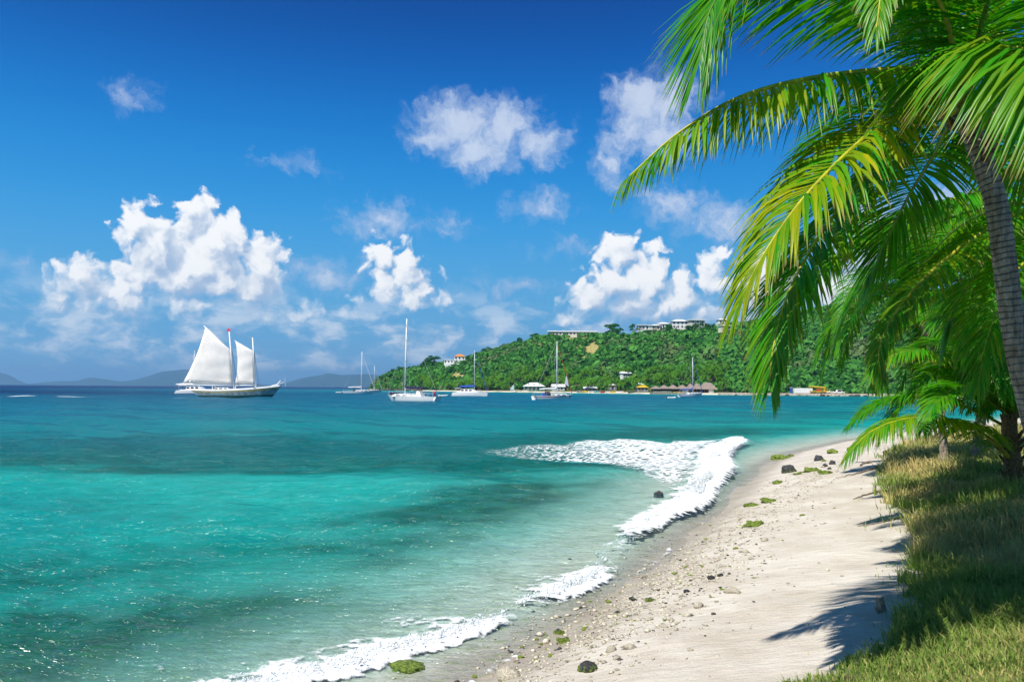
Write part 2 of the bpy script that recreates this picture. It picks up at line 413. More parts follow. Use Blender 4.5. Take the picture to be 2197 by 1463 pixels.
# froth strength at each of those points
BREAK_F = np.array([.9, 1, 1, 1, .95, .8, .12, .5, 1, .9, .15, .25, .8, 1, 1, 1, 1, 1, 1, 1, 1, .9])
BREAK_H = np.array([.12, .13, .14, .14, .13, .12, .10, .11, .12, .11, .10, .12, .15, .19, .22, .25, .28, .33, .36, .36, .33, .26])
def line_param(X, Y, P):
    best = np.full(X.shape, 1e18); u = np.zeros(X.shape); side = np.zeros(X.shape)
    for i in range(len(P) - 1):
        ax, ay = P[i]; ex, ey = P[i + 1] - P[i]; L2 = ex * ex + ey * ey
        tt = np.clip(((X - ax) * ex + (Y - ay) * ey) / L2, 0, 1)
        dx, dy = X - ax - tt * ex, Y - ay - tt * ey
        d2 = dx * dx + dy * dy; mk = d2 < best
        best = np.where(mk, d2, best); u = np.where(mk, i + tt, u); side = np.where(mk, np.sign(ex * dy - ey * dx), side)
    return np.sqrt(best) * side, u           # + on the seaward side
sheet_poly = np.array([on(x, y, 0)[:2] for x, y in [(1592, 942), (1500, 945), (1380, 950), (1240, 952), (1100, 960), (960, 962), (1010, 974), (1150, 990), (1250, 1000), (1330, 1016), (1365, 1040), (1400, 1062), (1420, 1085), (1440, 1105), (1500, 1080), (1510, 1046), (1548, 1012), (1538, 985), (1552, 962)]])

X, Y, R = polar(-62, 62, 650, 3.2, 19000, 690)
sd_, TD = sdist(X, Y), None
bedz, S, _ = land_height(X, Y)
depth = np.maximum(-bedz, 0) / APPARENT
Z = np.zeros_like(X)
dr = R * (math.log(19000 / 3.2) / 690)
wr = np.random.default_rng(5)
for i in range(46):
    lam = 0.28 * 1.13 ** i
    if lam > 26: break
    th = math.radians(-118 + wr.normal(0, 32)); kx, ky = math.sin(th) * 2 * math.pi / lam, math.cos(th) * 2 * math.pi / lam
    amp = 0.0072 * lam ** 0.80 * (0.6 + 0.8 * wr.random())
    fade = sstep(lam / np.maximum(dr, .03), 2.2, 4.5)
    ph = wr.random() * 6.28 + 2.2 * fbm(X / (lam * 4), Y / (lam * 4), 2, 60 + i) * 2
    w_ = np.sin(kx * X + ky * Y + ph)
    Z += amp * fade * (w_ + 0.35 * np.cos(2 * (kx * X + ky * Y + ph)))
Z *= np.clip(0.15 + depth * 0.9, 0, 1)
bd, bu = line_param(X, Y, break_line)
hb = np.interp(bu, np.arange(len(BREAK_H)), BREAK_H); fb_ = np.interp(bu, np.arange(len(BREAK_F)), BREAK_F)
near_end = sstep(bu, 0.0, .3) * sstep(bu, len(BREAK_H) - 1, len(BREAK_H) - 1.4)
ridge = hb * np.where(bd > 0, np.exp(-(bd / (0.28 + hb * 1.5)) ** 1.5), np.exp(-(bd / np.maximum(0.15 + .45 * hb, 2.0 * dr)) ** 2)) * near_end
ridge *= 0.86 + 0.28 * fbm(X * 1.2, Y * 1.2, 2, 71)
Z += ridge
# second gentle swell behind the breaker
Z += 0.05 * np.exp(-((bd - 2.6 - .6 * fbm(X * .3, Y * .3, 2, 77)) / .45) ** 2) * sstep(R, 40, 25) + 0.035 * np.exp(-((bd - 4.8 - fbm(X * .3, Y * .3, 2, 78)) / .5) ** 2) * sstep(R, 40, 25)
# foam
fn = fbm(X * 1.6, Y * 1.6, 2, 81, .5); fn2 = fbm(X * 7, Y * 7, 3, 82)
w_back = 0.22 + 0.95 * fb_ * (0.5 + hb)
foam = fb_ * np.where(bd > 0, np.clip(1.15 - bd / w_back, 0, 1), np.exp(-(bd / np.maximum(.10 + .35 * hb, 1.4 * dr)) ** 2)) * near_end
foam = np.clip(foam * 1.2 + (fn - .5) * 0.9 * (foam > .02) * np.clip(bd / .3 + .35, 0, 1), 0, 1)
ins_ = inside(X, Y, sheet_poly); sdd = poly_dist(X, Y, sheet_poly)
core = np.where(ins_, sstep(sdd, -0.1, 1.6), sstep(sdd, 1.2, 0.0) * .5)
lace_far = sstep(X, on(960, 962, 0)[0], on(1480, 965, 0)[0])
foam = np.maximum(foam, core * (0.26 + 0.34 * lace_far))
trail = sstep(bd, 0, .25) * np.exp(-bd / 1.1) * (fb_ > .6) * sstep(R, 22, 14) * sstep(fbm(X * 1.2, Y * 2.2, 4, 90), .50, .62) * .8
foam = np.maximum(foam, trail)
# thin run-up line where the water meets the sand
foam = np.maximum(foam, .5 * np.exp(-((S + .12 + .25 * (fbm(X * .7, Y * .7, 3, 93) - .5)) / .05) ** 2) * sstep(fbm(X * .5, Y * .5, 3, 94), .42, .6) * sstep(R, 120, 60))
# the schooner's wake
wk = [on(x, y, 0)[:2] for x, y in [(-500, 846), (0, 849.5), (200, 851), (430, 853.5)]]
wd, wu = line_param(X, Y, np.array(wk))
foam = np.maximum(foam, .75 * np.exp(-(wd / 3.6) ** 2) * sstep(fbm(X * .05, Y * .12, 4, 97), .22, .52) * sstep(X, -230, -130))
foam = np.clip(foam, 0, 1) * (S < 0.05)
runup = np.where(S < -0.12, np.maximum(Z, bedz + np.clip(-S * .02, .004, .03)), Z)
me = mesh_np('sea', np.stack([X, Y, runup], -1).reshape(-1, 3), grid_faces(*X.shape)[:, ::-1], True)
fattr(me, 'depth', np.clip(depth + np.maximum(ridge, 0) * .8, 0, 60)); fattr(me, 'foam', foam)
m, t = material('sea_water')
geo = t.node('ShaderNodeNewGeometry').outputs['Position']
dp = t.attr('depth')
def tr(k): return t.m('POWER', 2.71828, t.m('MULTIPLY', dp, -k))
T = t.node('ShaderNodeCombineColor', ins={0: tr(1.15), 1: tr(0.165), 2: tr(0.155)}).outputs[0]
transp = t.node('ShaderNodeBsdfTransparent', ins={'Color': T})
sc_f = t.m('SUBTRACT', 1.0, tr(0.26))
scat = t.mix(t.ss(dp, 2.0, 7.0), (0.0, 0.150, 0.126), (0.0, 0.108, 0.190))
scat = t.mix(t.ss(dp, 7.0, 22.0), scat, (0.0, 0.018, 0.085))
scat = t.mix(t.m('SUBTRACT', 1.0, sc_f), scat, (0, 0, 0))
sw = t.v('MULTIPLY', geo, (1.0, 1.0, 0.0))
h0 = t.noise(t.v('MULTIPLY', sw, (0.6, 1.0, 0)), 4.2, 3, 0.6, dist=0.4)
h1 = t.noise(t.v('MULTIPLY', sw, (0.7, 1.0, 0)), 1.3, 4, 0.6, dist=0.5); h2 = t.noise(t.v('MULTIPLY', sw, (0.35, 1.0, 0)), 0.28, 4, 0.6)
hh_ = t.m('ADD', t.m('ADD', t.m('MULTIPLY', h0, 0.55), h1), t.m('MULTIPLY', h2, 2.2))
bp = t.node('ShaderNodeBump', ins={'Strength': 1.0, 'Distance': 0.52, 'Height': hh_})
# light scattered back by the water itself
body = t.node('ShaderNodeBsdfDiffuse', ins={'Color': scat, 'Normal': bp.outputs[0]})
add = t.node('ShaderNodeAddShader'); t.l.new(transp.outputs[0], add.inputs[0]); t.l.new(body.outputs[0], add.inputs[1])
fr = t.node('ShaderNodeFresnel', ins={'IOR': 1.33, 'Normal': bp.outputs[0]})
# seen through a polariser most of the surface glare is gone
refl = t.m('MINIMUM', t.m('MULTIPLY', fr.outputs[0], 0.70), 0.25)
glo = t.node('ShaderNodeBsdfGlossy', ins={'Color': (0.95, 0.97, 1, 1), 'Roughness': 0.20, 'Normal': bp.outputs[0]})
mx = t.node('ShaderNodeMixShader', ins={0: refl}); t.l.new(add.outputs[0], mx.inputs[1]); t.l.new(glo.outputs[0], mx.inputs[2])
fo = t.attr('foam')
l1 = t.noise(sw, 7.5, 6, 0.74, dist=0.6)
vor = t.node('ShaderNodeTexVoronoi', feature='DISTANCE_TO_EDGE', ins={'Vector': t.v('ADD', sw, t.v('SCALE', t.noise(sw, 2.5, 3, 0.6, 'Color'), 0.5)), 'Scale': 2.6})
lace = t.m('ADD', t.m('MULTIPLY', t.m('SUBTRACT', 0.5, l1), 1.25), t.ss(vor.outputs[0], 0.30, 0.0, -0.10, 0.22))
fm = t.ss(t.m('ADD', fo, t.m('MULTIPLY', lace, t.ss(fo, 0.02, 0.25))), 0.40, 0.74)
fcol = t.node('ShaderNodeBsdfDiffuse', ins={'Color': (0.84, 0.87, 0.88, 1)})
fb2 = t.node('ShaderNodeBump', ins={'Strength': 0.8, 'Distance': 0.05, 'Height': t.noise(geo, 16, 5, 0.7)}); t.l.new(fb2.outputs[0], fcol.inputs['Normal'])
mf = t.node('ShaderNodeMixShader', ins={0: fm}); t.l.new(mx.outputs[0], mf.inputs[1]); t.l.new(fcol.outputs[0], mf.inputs[2])
t.l.new(mf.outputs[0], t.out.inputs[0])
sea = link('sea', me, m); tag(sea, 'clear turquoise bay water deepening to dark blue at the horizon', None, None, 'structure')

# ------------------------------------------------------------------ palms
def catmull(P, n):
    P = np.asarray(P, float); P = np.vstack([2 * P[0] - P[1], P, 2 * P[-1] - P[-2]])
    seg = len(P) - 3; out = []
    for u in np.linspace(0, seg - 1e-6, n):
        i = int(u); f = u - i; a, b, c, d = P[i:i + 4]
        out.append(0.5 * ((2 * b) + (-a + c) * f + (2 * a - 5 * b + 4 * c - d) * f ** 2 + (-a + 3 * b - 3 * c + d) * f ** 3))
    out = np.array(out)
    L = np.concatenate([[0], np.cumsum(np.linalg.norm(np.diff(out, axis=0), axis=1))]); q = np.linspace(0, L[-1], n)
    return np.stack([np.interp(q, L, out[:, k]) for k in range(3)], 1), L[-1]
def unit(v): return v / (np.linalg.norm(v, axis=-1, keepdims=True) + 1e-12)
def tube_np(P, r, sides=8, cap=True):
    P = np.asarray(P, float); n = len(P); r = np.broadcast_to(r, (n,))
    T = unit(np.gradient(P, axis=0)); ref = np.array([0.31, 0.17, 0.93]) if abs(T[:, 2]).mean() < .8 else np.array([1.0, .1, 0])
    A = unit(np.cross(T, ref)); B = np.cross(T, A)
    th = np.linspace(0, 2 * np.pi, sides, endpoint=False)
    V = P[:, None] + r[:, None, None] * (np.cos(th)[None, :, None] * A[:, None] + np.sin(th)[None, :, None] * B[:, None])
    i = np.arange(n - 1)[:, None] * sides; j = np.arange(sides)[None]; j2 = (j + 1) % sides
    F = np.stack([i + j, i + j2, i + sides + j2, i + sides + j], -1).reshape(-1, 4)
    V = V.reshape(-1, 3)
    if cap:
        b = len(V); V = np.vstack([V, P[:1], P[-1:]])
        k = np.arange(sides); F = np.vstack([F, np.stack([k, np.full(sides, b), np.full(sides, b), (k + 1) % sides], -1)[:0]])
    return V, F

def leaflets(P, rg, n, length, width, alpha=(75, 58, 14), gamma=18, droop=1.0, t0=0.10, tip_k=0.45, st=4, yel=0.1, wind=(0, 0, 0), base_k=.45):
    """P: resampled midrib. Returns folded, drooping leaflets along both sides."""
    N = len(P); T = unit(np.gradient(P, axis=0)); up = np.array([0, 0, 1.0])
    Sd = np.cross(T, up); nrm = np.linalg.norm(Sd, axis=1)
    Sd = unit(Sd)
    for i in range(1, N):
        if nrm[i] < 0.25: Sd[i] = unit(Sd[i - 1] - T[i] * np.dot(Sd[i - 1], T[i]))
        if np.dot(Sd[i], Sd[i - 1]) < 0: Sd[i] = -Sd[i]
    Nn = np.cross(Sd, T)
    t = np.sort(np.concatenate([np.linspace(t0, 1, n), np.linspace(t0, 1, n)]))
    side = np.tile([1.0, -1.0], n); t = np.clip(t + rg.normal(0, .35 / n, 2 * n), t0, 1)
    idx = t * (N - 1); i0 = np.minimum(idx.astype(int), N - 2); f = (idx - i0)[:, None]
    lerp = lambda A: A[i0] * (1 - f) + A[i0 + 1] * f
    B, TT, SS, NN = lerp(P), unit(lerp(T)), unit(lerp(Sd)), unit(lerp(Nn))
    al = np.radians(np.interp(t, [t0, .5, 1], alpha) + rg.normal(0, 4, 2 * n))[:, None]
    ga = np.radians(gamma + rg.normal(0, 7, 2 * n))[:, None]
    d0 = TT * np.cos(al) + (SS * side[:, None] * np.cos(ga) + NN * np.sin(ga)) * np.sin(al)
    L = length * np.interp(t, [t0, .3, .6, .9, 1], [base_k, .95, 1, .62, tip_k]) * (1 + rg.normal(0, .07, 2 * n))
    Wd = width * np.interp(t, [t0, .4, .85, 1], [.7, 1, .8, .5]) * (1 + rg.normal(0, .1, 2 * n))
    dr = droop * (1 + rg.normal(0, .18, 2 * n))
    prof = np.interp(np.linspace(0, 1, st + 1), [0, .15, .5, .85, 1], [.35, .9, 1, .5, .06])
    Q = B.copy(); V = []; w_ = np.array(wind)
    for k in range(st + 1):
        s = k / st
        d = unit(d0 + (np.array([0, 0, -1.0]) + w_)[None] * (dr * (s ** 1.15))[:, None])
        wd = unit(np.cross(d, NN * .8 + up * .3))
        nn = np.cross(wd, d)
        h = (Wd * prof[k] * .5)[:, None]
        V.append(np.stack([Q - wd * h - nn * h * .35, Q + nn * h * .25, Q + wd * h - nn * h * .35], 1))
        Q = Q + d * (L / st)[:, None]
    V = np.stack(V, 1)                         # leaflet, station, 3, xyz
    M = 2 * n; nv = (st + 1) * 3
    base = (np.arange(M) * nv)[:, None, None]
    k = np.arange(st)[None, :, None] * 3; c = np.arange(2)[None, None]
    a = base + k + c
    F = np.stack([a, a + 1, a + 4, a + 3], -1).reshape(-1, 4)
    rnd = np.repeat(rg.random(M), nv)
    along = np.tile(np.repeat(np.linspace(0, 1, st + 1), 3), M)
    yl = np.clip(yel + rg.normal(0, .5 * yel + .05, M), 0, 1)
    return V.reshape(-1, 3), F, rnd, along, np.repeat(yl, nv)

m, t = material('palm_leaf')
along = t.attr('along'); tint = t.attr('tint'); yel = t.attr('yellow')
geo = t.node('ShaderNodeNewGeometry')
nz = t.noise(geo.outputs['Position'], 7, 3)
g = t.mix(t.m('MULTIPLY', t.m('ADD', tint, nz), 0.55, clamp=True), (0.008, 0.170, 0.004), (0.065, 0.450, 0.006))
g = t.mix(yel, g, (0.50, 0.47, 0.006))
g = t.mix(t.ss(t.m('ADD', along, t.m('MULTIPLY', tint, 0.12)), 0.92, 1.06, 0, 0.85), g, (0.34, 0.22, 0.08))
pb = t.node('ShaderNodeBsdfPrincipled', ins={'Base Color': g, 'Roughness': 0.38, 'Specular IOR Level': 0.45})
tl = t.node('ShaderNodeBsdfTranslucent', ins={'Color': t.mix(1.0, g, (1.35, 1.15, 0.6), 'MULTIPLY')})
mx = t.node('ShaderNodeMixShader', ins={0: 0.50}); t.l.new(pb.outputs[0], mx.inputs[1]); t.l.new(tl.outputs[0], mx.inputs[2]); t.l.new(mx.outputs[0], t.out.inputs[0])
LEAF = m
RIB = simple('palm_midrib', (0.42, 0.40, 0.03), 0.45, .18, 6)
RIB_G = simple('palm_midrib_green', (0.10, 0.22, 0.02), 0.45, .2, 6)
m, t = material('palm_trunk_bark')
tc_ = t.node('ShaderNodeTexCoord').outputs['Object']
ring = t.attr('ring')
band = t.m('FRACT', t.m('ADD', ring, t.m('MULTIPLY', t.noise(tc_, 3.5, 4), 1.6)))
n1 = t.noise(t.v('MULTIPLY', tc_, (1, 1, .25)), 22, 5, 0.7); n2 = t.noise(tc_, 2.2, 4)
cc = t.mix(t.ss(n1, .3, .7), (0.15, 0.115, 0.08), (0.40, 0.345, 0.27))
cc = t.mix(t.ss(n2, .5, .7, 0, .6), cc, (0.16, 0.11, 0.06))
cc = t.mix(t.m('MULTIPLY', t.ss(band, .80, 1.0, 0, .75), t.ss(t.noise(tc_, 6, 3), .35, .6)), cc, (0.045, 0.036, 0.026))
b = t.node('ShaderNodeBsdfPrincipled', ins={'Base Color': cc, 'Roughness': 0.9, 'Specular IOR Level': 0.15})
bp = t.node('ShaderNodeBump', ins={'Strength': .9, 'Distance': .025, 'Height': t.m('ADD', n1, t.m('MULTIPLY', t.ss(band, .7, 1.0), -0.8))}); t.l.new(bp.outputs[0], b.inputs['Normal'])
t.l.new(b.outputs[0], t.out.inputs[0]); BARK = m
FIBRE = simple('dry_palm_fibre', (0.20, 0.13, 0.06), 0.9, .3, 20, .8, 60)
HUSK = simple('dry_spathe', (0.50, 0.38, 0.24), 0.8, .2, 9, .4, 40)
NUT = simple('young_coconut', (0.30, 0.36, 0.03), 0.4, .2, 6)

def frond(palm, pts, rg, n=70, dens=1.95, length=.8, width=.036, r=0.026, npts=40, st=4, rib=None, label=None, **kw):
    P, L = catmull(pts, npts)
    P = P - np.array(palm.location)
    V, F = tube_np(P, np.interp(np.linspace(0, 1, npts), [0, .12, 1], [r * 1.7, r, r * .14]), 6)
    o = link('frond', mesh_np('frond', V, F, True), rib or RIB, palm)
    V, F, rnd, al, yl = leaflets(P, rg, int(n * dens), length, width * .88, st=st, **kw)
    me = mesh_np('leaflets', V, F)
    fattr(me, 'tint', rnd); fattr(me, 'along', al); fattr(me, 'yellow', yl)
    lf = link('leaflets', me, LEAF, o); lf['kind'] = 'stuff'
    if label: o['label'] = label
    return o
def trunk(palm, pts, r0, r1, rings=60, npts=120, name='trunk'):
    P, L = catmull(pts, npts); P = P - np.array(palm.location)
    u = np.linspace(0, 1, npts)
    rad = np.interp(u, [0, .06, .15, 1], [r0 * 1.45, r0 * 1.12, r0, r1]) * (1 + .010 * (((u * rings) % 1) - .5))
    V, F = tube_np(P, rad, 18)
    me = mesh_np(name, V, F, True)
    fattr(me, 'ring', np.append(np.repeat(u * rings, 18), [0, 0])); return link(name, me, BARK, palm)
def arc(c, az, el, L, g=.10, n=9, wob=0.0):
    d = np.array([math.sin(az) * math.cos(el), math.cos(az) * math.cos(el), math.sin(el)]); p = np.array(c, float); out = [p.copy()]
    for k in range(n):
        d = d + np.array([0, 0, -g * (0.5 + k * .22)]); d /= np.linalg.norm(d); p = p + d * L / n; out.append(p.copy())
    return out

def px(*q): return [at(x, y, D) for (x, y, D) in q]

# the leaning palm whose crown fills the upper corner
base = on(2310, 1302, 1.02)
rg = np.random.default_rng(11)
gz = ground_z(base[0], base[1])
big = empty('palm_tree', (base[0], base[1], gz - .05), 0, 'tall leaning coconut palm on the grass bank, its drooping fronds over the sand', 'palm tree', 'coconut palms on the grass bank')
CR_ = at(2052, 205, 7.0)
trunk(big, [(base[0], base[1], gz - .15), at(2258, 1060, 7.0), at(2216, 890, 7.0), at(2178, 726, 7.0), at(2154, 551, 7.0), at(2138, 440, 7.0), at(2100, 320, 7.0), CR_], .105, .092, 90)
fr = lambda *q, **k: frond(big, px(*q), rg, **k)
fr((2050, 190, 7.0), (1940, 20, 6.9), (1760, -80, 6.6), (1610, -70, 6.3), (1530, 10, 6.1), (1500, 135, 6.0), n=90, length=1.15, droop=1.1, gamma=-12, alpha=(66, 56, 14), yel=.05, rib=RIB_G, wind=(-.3, 0, 0))
fr((2052, 185, 7.1), (1990, 50, 7.5), (1880, -60, 7.9), (1760, -95, 8.2), (1640, -50, 8.4), n=80, length=1.0, droop=1.4, gamma=-10, alpha=(66, 58, 14), yel=.05, rib=RIB_G, wind=(-.25, 0, 0))
fr((2046, 188, 7.0), (1975, 152, 6.9), (1850, 155, 6.7), (1700, 176, 6.5), (1570, 216, 6.3), (1450, 290, 6.1), (1350, 378, 6.0), n=66, length=.70, droop=2.6, gamma=-22, alpha=(70, 62, 14), yel=.30, r=.032)
fr((2046, 214, 6.9), (1965, 228, 6.6), (1870, 285, 6.3), (1780, 365, 6.0), (1700, 455, 5.8), (1630, 560, 5.65), (1582, 660, 5.6), n=66, length=.80, width=.046, droop=1.8, gamma=18, alpha=(72, 60, 14), yel=.38)
fr((2050, 220, 7.0), (1960, 280, 6.9), (1860, 380, 6.8), (1770, 490, 6.7), (1695, 620, 6.5), (1660, 740, 6.4), (1652, 815, 6.35), n=96, length=.78, droop=.9, gamma=4, alpha=(66, 52, 16), yel=.12)
fr((2058, 196, 6.9), (2085, 150, 6.3), (2130, 116, 5.8), (2190, 104, 5.4), (2245, 150, 5.1), (2290, 260, 4.9), n=120, length=1.12, width=.042, droop=2.6, gamma=4, alpha=(66, 60, 30), yel=.16, wind=(-.25, .25, 0))
fr((2078, 160, 7.0), (2085, 70, 6.9), (2060, -60, 6.8), (1985, -170, 6.6), (1870, -230, 6.4), n=70, length=.95, droop=.9, yel=.05, rib=RIB_G, r=.036)
fr((2060, 190, 7.1), (2140, 60, 7.3), (2260, -30, 7.6), (2400, 10, 8.0), n=60, length=.95, droop=1.1, yel=.05, rib=RIB_G)
fr((2060, 190, 7.1), (2010, 60, 7.7), (1950, -40, 8.3), (1870, -60, 8.9), (1800, 30, 9.3), n=66, length=.95, droop=1.2, yel=.03, rib=RIB_G)
fr((2046, 200, 7.1), (1950, 215, 7.6), (1850, 268, 8.1), (1775, 330, 8.5), (1720, 420, 8.8), n=60, length=.80, droop=1.6, yel=.05, rib=RIB_G)
fr((2060, 205, 7.1), (2010, 320, 7.8), (1950, 420, 8.3), (1900, 520, 8.6), (1870, 600, 8.7), n=66, length=.9, droop=.8, yel=.05, rib=RIB_G)
fr((2060, 200, 7.2), (2120, 130, 8.0), (2200, 130, 8.8), (2270, 220, 9.4), n=60, length=.9, droop=1.2, yel=.05, rib=RIB_G)
fr((2065, 195, 7.0), (2110, 40, 6.3), (2150, -120, 5.6), (2190, -200, 5.0), n=60, length=.95, droop=1.0, yel=.05, rib=RIB_G)
fr((2060, 205, 7.0), (2120, 260, 7.4), (2200, 350, 7.8), (2270, 480, 8.0), n=60, length=.9, droop=1.0, yel=.08, rib=RIB_G)
fr((2055, 190, 7.0), (2030, 40, 6.4), (1960, -80, 5.9), (1900, -40, 5.5), (1880, 60, 5.3), n=50, length=.55, droop=2.2, yel=.20)
# heart of the crown: fibre, flower stalks, nuts, a dry spathe
Vs, Fs, o_ = [], [], 0
for k in range(16):
    a0 = rg.random() * 6.28
    s0 = np.array(CR_) - np.array(big.location) + np.array([0, 0, -.1])
    e0 = s0 + np.array([math.cos(a0) * .16, math.sin(a0) * .16, .12 + .35 * rg.random()])
    V, F = tube_np(np.array([s0, (s0 + e0) / 2 + [math.cos(a0) * .05, math.sin(a0) * .05, 0], e0]), np.array([.07, .055, .015]), 6)
    Vs.append(V); Fs.append(F + o_); o_ += len(V)
link('crown_fibre', mesh_np('crown_fibre', np.vstack(Vs), np.vstack(Fs), True), FIBRE, big)
def flower_stalk(palm, p0, dx, dz, rg):
    Vs, Fs, o_ = [], [], 0
    for k in range(26):
        q = p0 + rg.normal(0, .04, 3); e = q + np.array([dx * (.4 + rg.random() * .5), rg.normal(0, .12), dz * (.2 + .6 * rg.random()) - .1])
        mid = (q + e) / 2 + [0, 0, .07]
        V, F = tube_np(np.array([q, mid, e]), np.array([.008, .006, .004]), 4); Vs.append(V); Fs.append(F + o_); o_ += len(V)
    o = link('flower_stalk', mesh_np('flower_stalk', np.vstack(Vs), np.vstack(Fs), True), RIB, palm); o['kind'] = 'stuff'
lc = np.array(CR_) - np.array(big.location)
flower_stalk(big, lc + [-.12, -.25, .10], -.35, .1, rg); flower_stalk(big, lc + [.14, -.15, .28], .2, .35, rg); flower_stalk(big, lc + [-.05, -.28, -.06], -.25, -.1, rg)
import bmesh
def ico(name, r, sub=2, sc=(1, 1, 1)):
    bm = bmesh.new(); bmesh.ops.create_icosphere(bm, subdivisions=sub, radius=r)
    for v in bm.verts: v.co = Vector((v.co.x * sc[0], v.co.y * sc[1], v.co.z * sc[2]))
    me = bpy.data.meshes.new(name); bm.to_mesh(me); bm.free()
    for p in me.polygons: p.use_smooth = True
    return me
nut_me = ico('coconut', .055, 2, (1, 1, 1.25)); nut_me.materials.append(NUT)
for (x, y, D) in [(2088, 52, 6.85), (2089, 66, 6.85), (2100, 84, 6.9), (2115, 80, 6.9), (1982, 187, 6.75), (2022, 114, 6.8), (2065, 172, 6.7), (2028, 150, 6.7), (2040, 235, 6.75)]:
    o = link('coconut', nut_me, NUT, big); o.location = Vector(at(x, y, D)) - big.location; o.rotation_euler = (rg.random(), rg.random(), 0)
s_ = catmull(px((1955, 152, 6.75), (1965, 140, 6.75), (1980, 131, 6.75), (2002, 126, 6.75)), 10)[0] - np.array(big.location)
V, F = tube_np(s_, np.array([.012, .03, .04, .042, .04, .034, .026, .018, .01, .004]), 8); link('dry_spathe', mesh_np('dry_spathe', V, F, True), HUSK, big)
def stubs(palm, c, n, rg, r=.16, drop=.5):
    for k in range(n):
        a0 = rg.random() * 6.28; z0 = -drop * rg.random()
        p0 = np.array(c) + [math.cos(a0) * r * .8, math.sin(a0) * r * .8, z0]; p1 = p0 + np.array([math.cos(a0) * .14, math.sin(a0) * .14, .12 + .1 * rg.random()])
        V, F = tube_np(np.array([p0, (p0 + p1) / 2, p1]), np.array([.045, .035, .012]), 6); link('leaf_stub', mesh_np('leaf_stub', V, F, True), FIBRE, palm)
stubs(big, lc + [.1, -.05, -.25], 7, rg)

# its neighbour further along, trunk out of frame
rg = np.random.default_rng(12)
base = np.array([8.6, 10.6, 0]); base[2] = ground_z(*base[:2])
pal2 = empty('palm_tree', (base[0], base[1], base[2] - .05), 0, 'coconut palm hidden behind the leaning trunk, long arching fronds reaching over the beach', 'palm tree', 'coconut palms on the grass bank')
C2 = at(2255, 430, 11.0)
trunk(pal2, [(base[0], base[1], base[2] - .15), (8.3, 10.7, 2.5), (7.8, 10.9, 4.2), C2], .15, .125, 60)
fr = lambda *q, **k: frond(pal2, px(*q), rg, **k)
fr((2255, 430, 11), (2170, 408, 10.8), (2075, 420, 10.6), (1960, 458, 10.4), (1860, 505, 10.2), (1785, 560, 10.0), n=80, length=.82, droop=1.7, gamma=4, yel=.14, r=.036, width=.046)
fr((2255, 430, 11), (2160, 470, 10.6), (2070, 525, 10.2), (1985, 595, 9.9), (1920, 675, 9.6), (1886, 750, 9.4), (1893, 815, 9.3), n=84, length=.62, droop=1.5, gamma=6, yel=.18, r=.036, width=.046)
fr((2255, 430, 11), (2190, 520, 11.4), (2120, 560, 11.8), (2060, 640, 12.1), (2030, 740, 12.2), n=70, length=.9, droop=1.0, yel=.06, rib=RIB_G)
fr((2255, 430, 11), (2230, 520, 10.4), (2170, 600, 9.9), (2120, 720, 9.5), (2100, 820, 9.4), n=70, length=.85, droop=1.1, yel=.10)
for k in range(13):
    frond(pal2, arc(C2, rg.uniform(-2.0, 2.6), math.radians(rg.uniform(-5, 68)), rg.uniform(3.2, 4.0), rg.uniform(.14, .24)), rg, n=56, length=.85, droop=1.2, yel=.08, rib=RIB_G, r=.03)

# short young palm standing in the grass
rg = np.random.default_rng(13)
b3 = on(2172, 1028, 1.2); b3[2] = ground_z(b3[0], b3[1]); b3d = b3[1]
pal3 = empty('palm_tree', (b3[0], b3[1], b3[2] - .05), 0, 'short young coconut palm with a stubby dark trunk standing in the grass', 'palm tree', 'coconut palms on the grass bank')
trunk(pal3, [(b3[0], b3[1], b3[2] - .2), at(2172, 985, b3d), at(2166, 930, b3d), at(2166, 880, b3d)], .17, .14, 14, 40)
pal3.children[0].data.materials.clear(); pal3.children[0].data.materials.append(FIBRE)
c3 = np.array(at(2166, 890, b3d)) - np.array(pal3.location)
stubs(pal3, c3 + [0, 0, -.1], 22, rg, .18, 1.3)
D = b3d
fr = lambda *q, **k: frond(pal3, px(*q), rg, **dict(dict(n=84, length=.84, width=.052, r=.026), **k))
fr((2168, 985, D), (2130, 945, D - .5), (2075, 912, D - 1.1), (1995, 894, D - 1.7), (1915, 905, D - 2.2), (1860, 932, D - 2.5), (1822, 972, D - 2.7), yel=.22, droop=1.9, gamma=4, length=.84, r=.032)
fr((2166, 920, D), (2110, 890, D + .2), (2040, 862, D + .4), (1960, 852, D + .5), (1885, 866, D + .5), (1830, 905, D + .5), yel=.05, droop=1.6, rib=RIB_G)
fr((2166, 900, D), (2110, 830, D - .4), (2040, 775, D - .9), (1960, 752, D - 1.3), (1900, 770, D - 1.6), (1870, 800, D - 1.8), yel=.14, droop=1.3, gamma=8)
fr((2166, 890, D), (2115, 800, D + .1), (2060, 730, D + .2), (2000, 690, D + .3), (1940, 700, D + .3), yel=.10, droop=1.2)
fr((2166, 885, D), (2135, 780, D - .7), (2090, 700, D - 1.2), (2045, 662, D - 1.6), (2005, 690, D - 1.9), yel=.06, droop=1.2)
fr((2166, 885, D), (2150, 740, D + .2), (2120, 620, D + .5), (2070, 560, D + .7), yel=.06, droop=1.0, rib=RIB_G)
fr((2168, 885, D), (2175, 740, D), (2195, 620, D), (2240, 560, D), yel=.06, droop=1.0, rib=RIB_G)
fr((2168, 890, D), (2215, 800, D - .5), (2290, 760, D - 1), (2370, 800, D - 1.3), yel=.06, droop=1.0, rib=RIB_G)
fr((2168, 900, D), (2230, 880, D + .5), (2300, 890, D + .9), (2360, 950, D + 1.0), yel=.06, droop=1.4, rib=RIB_G)
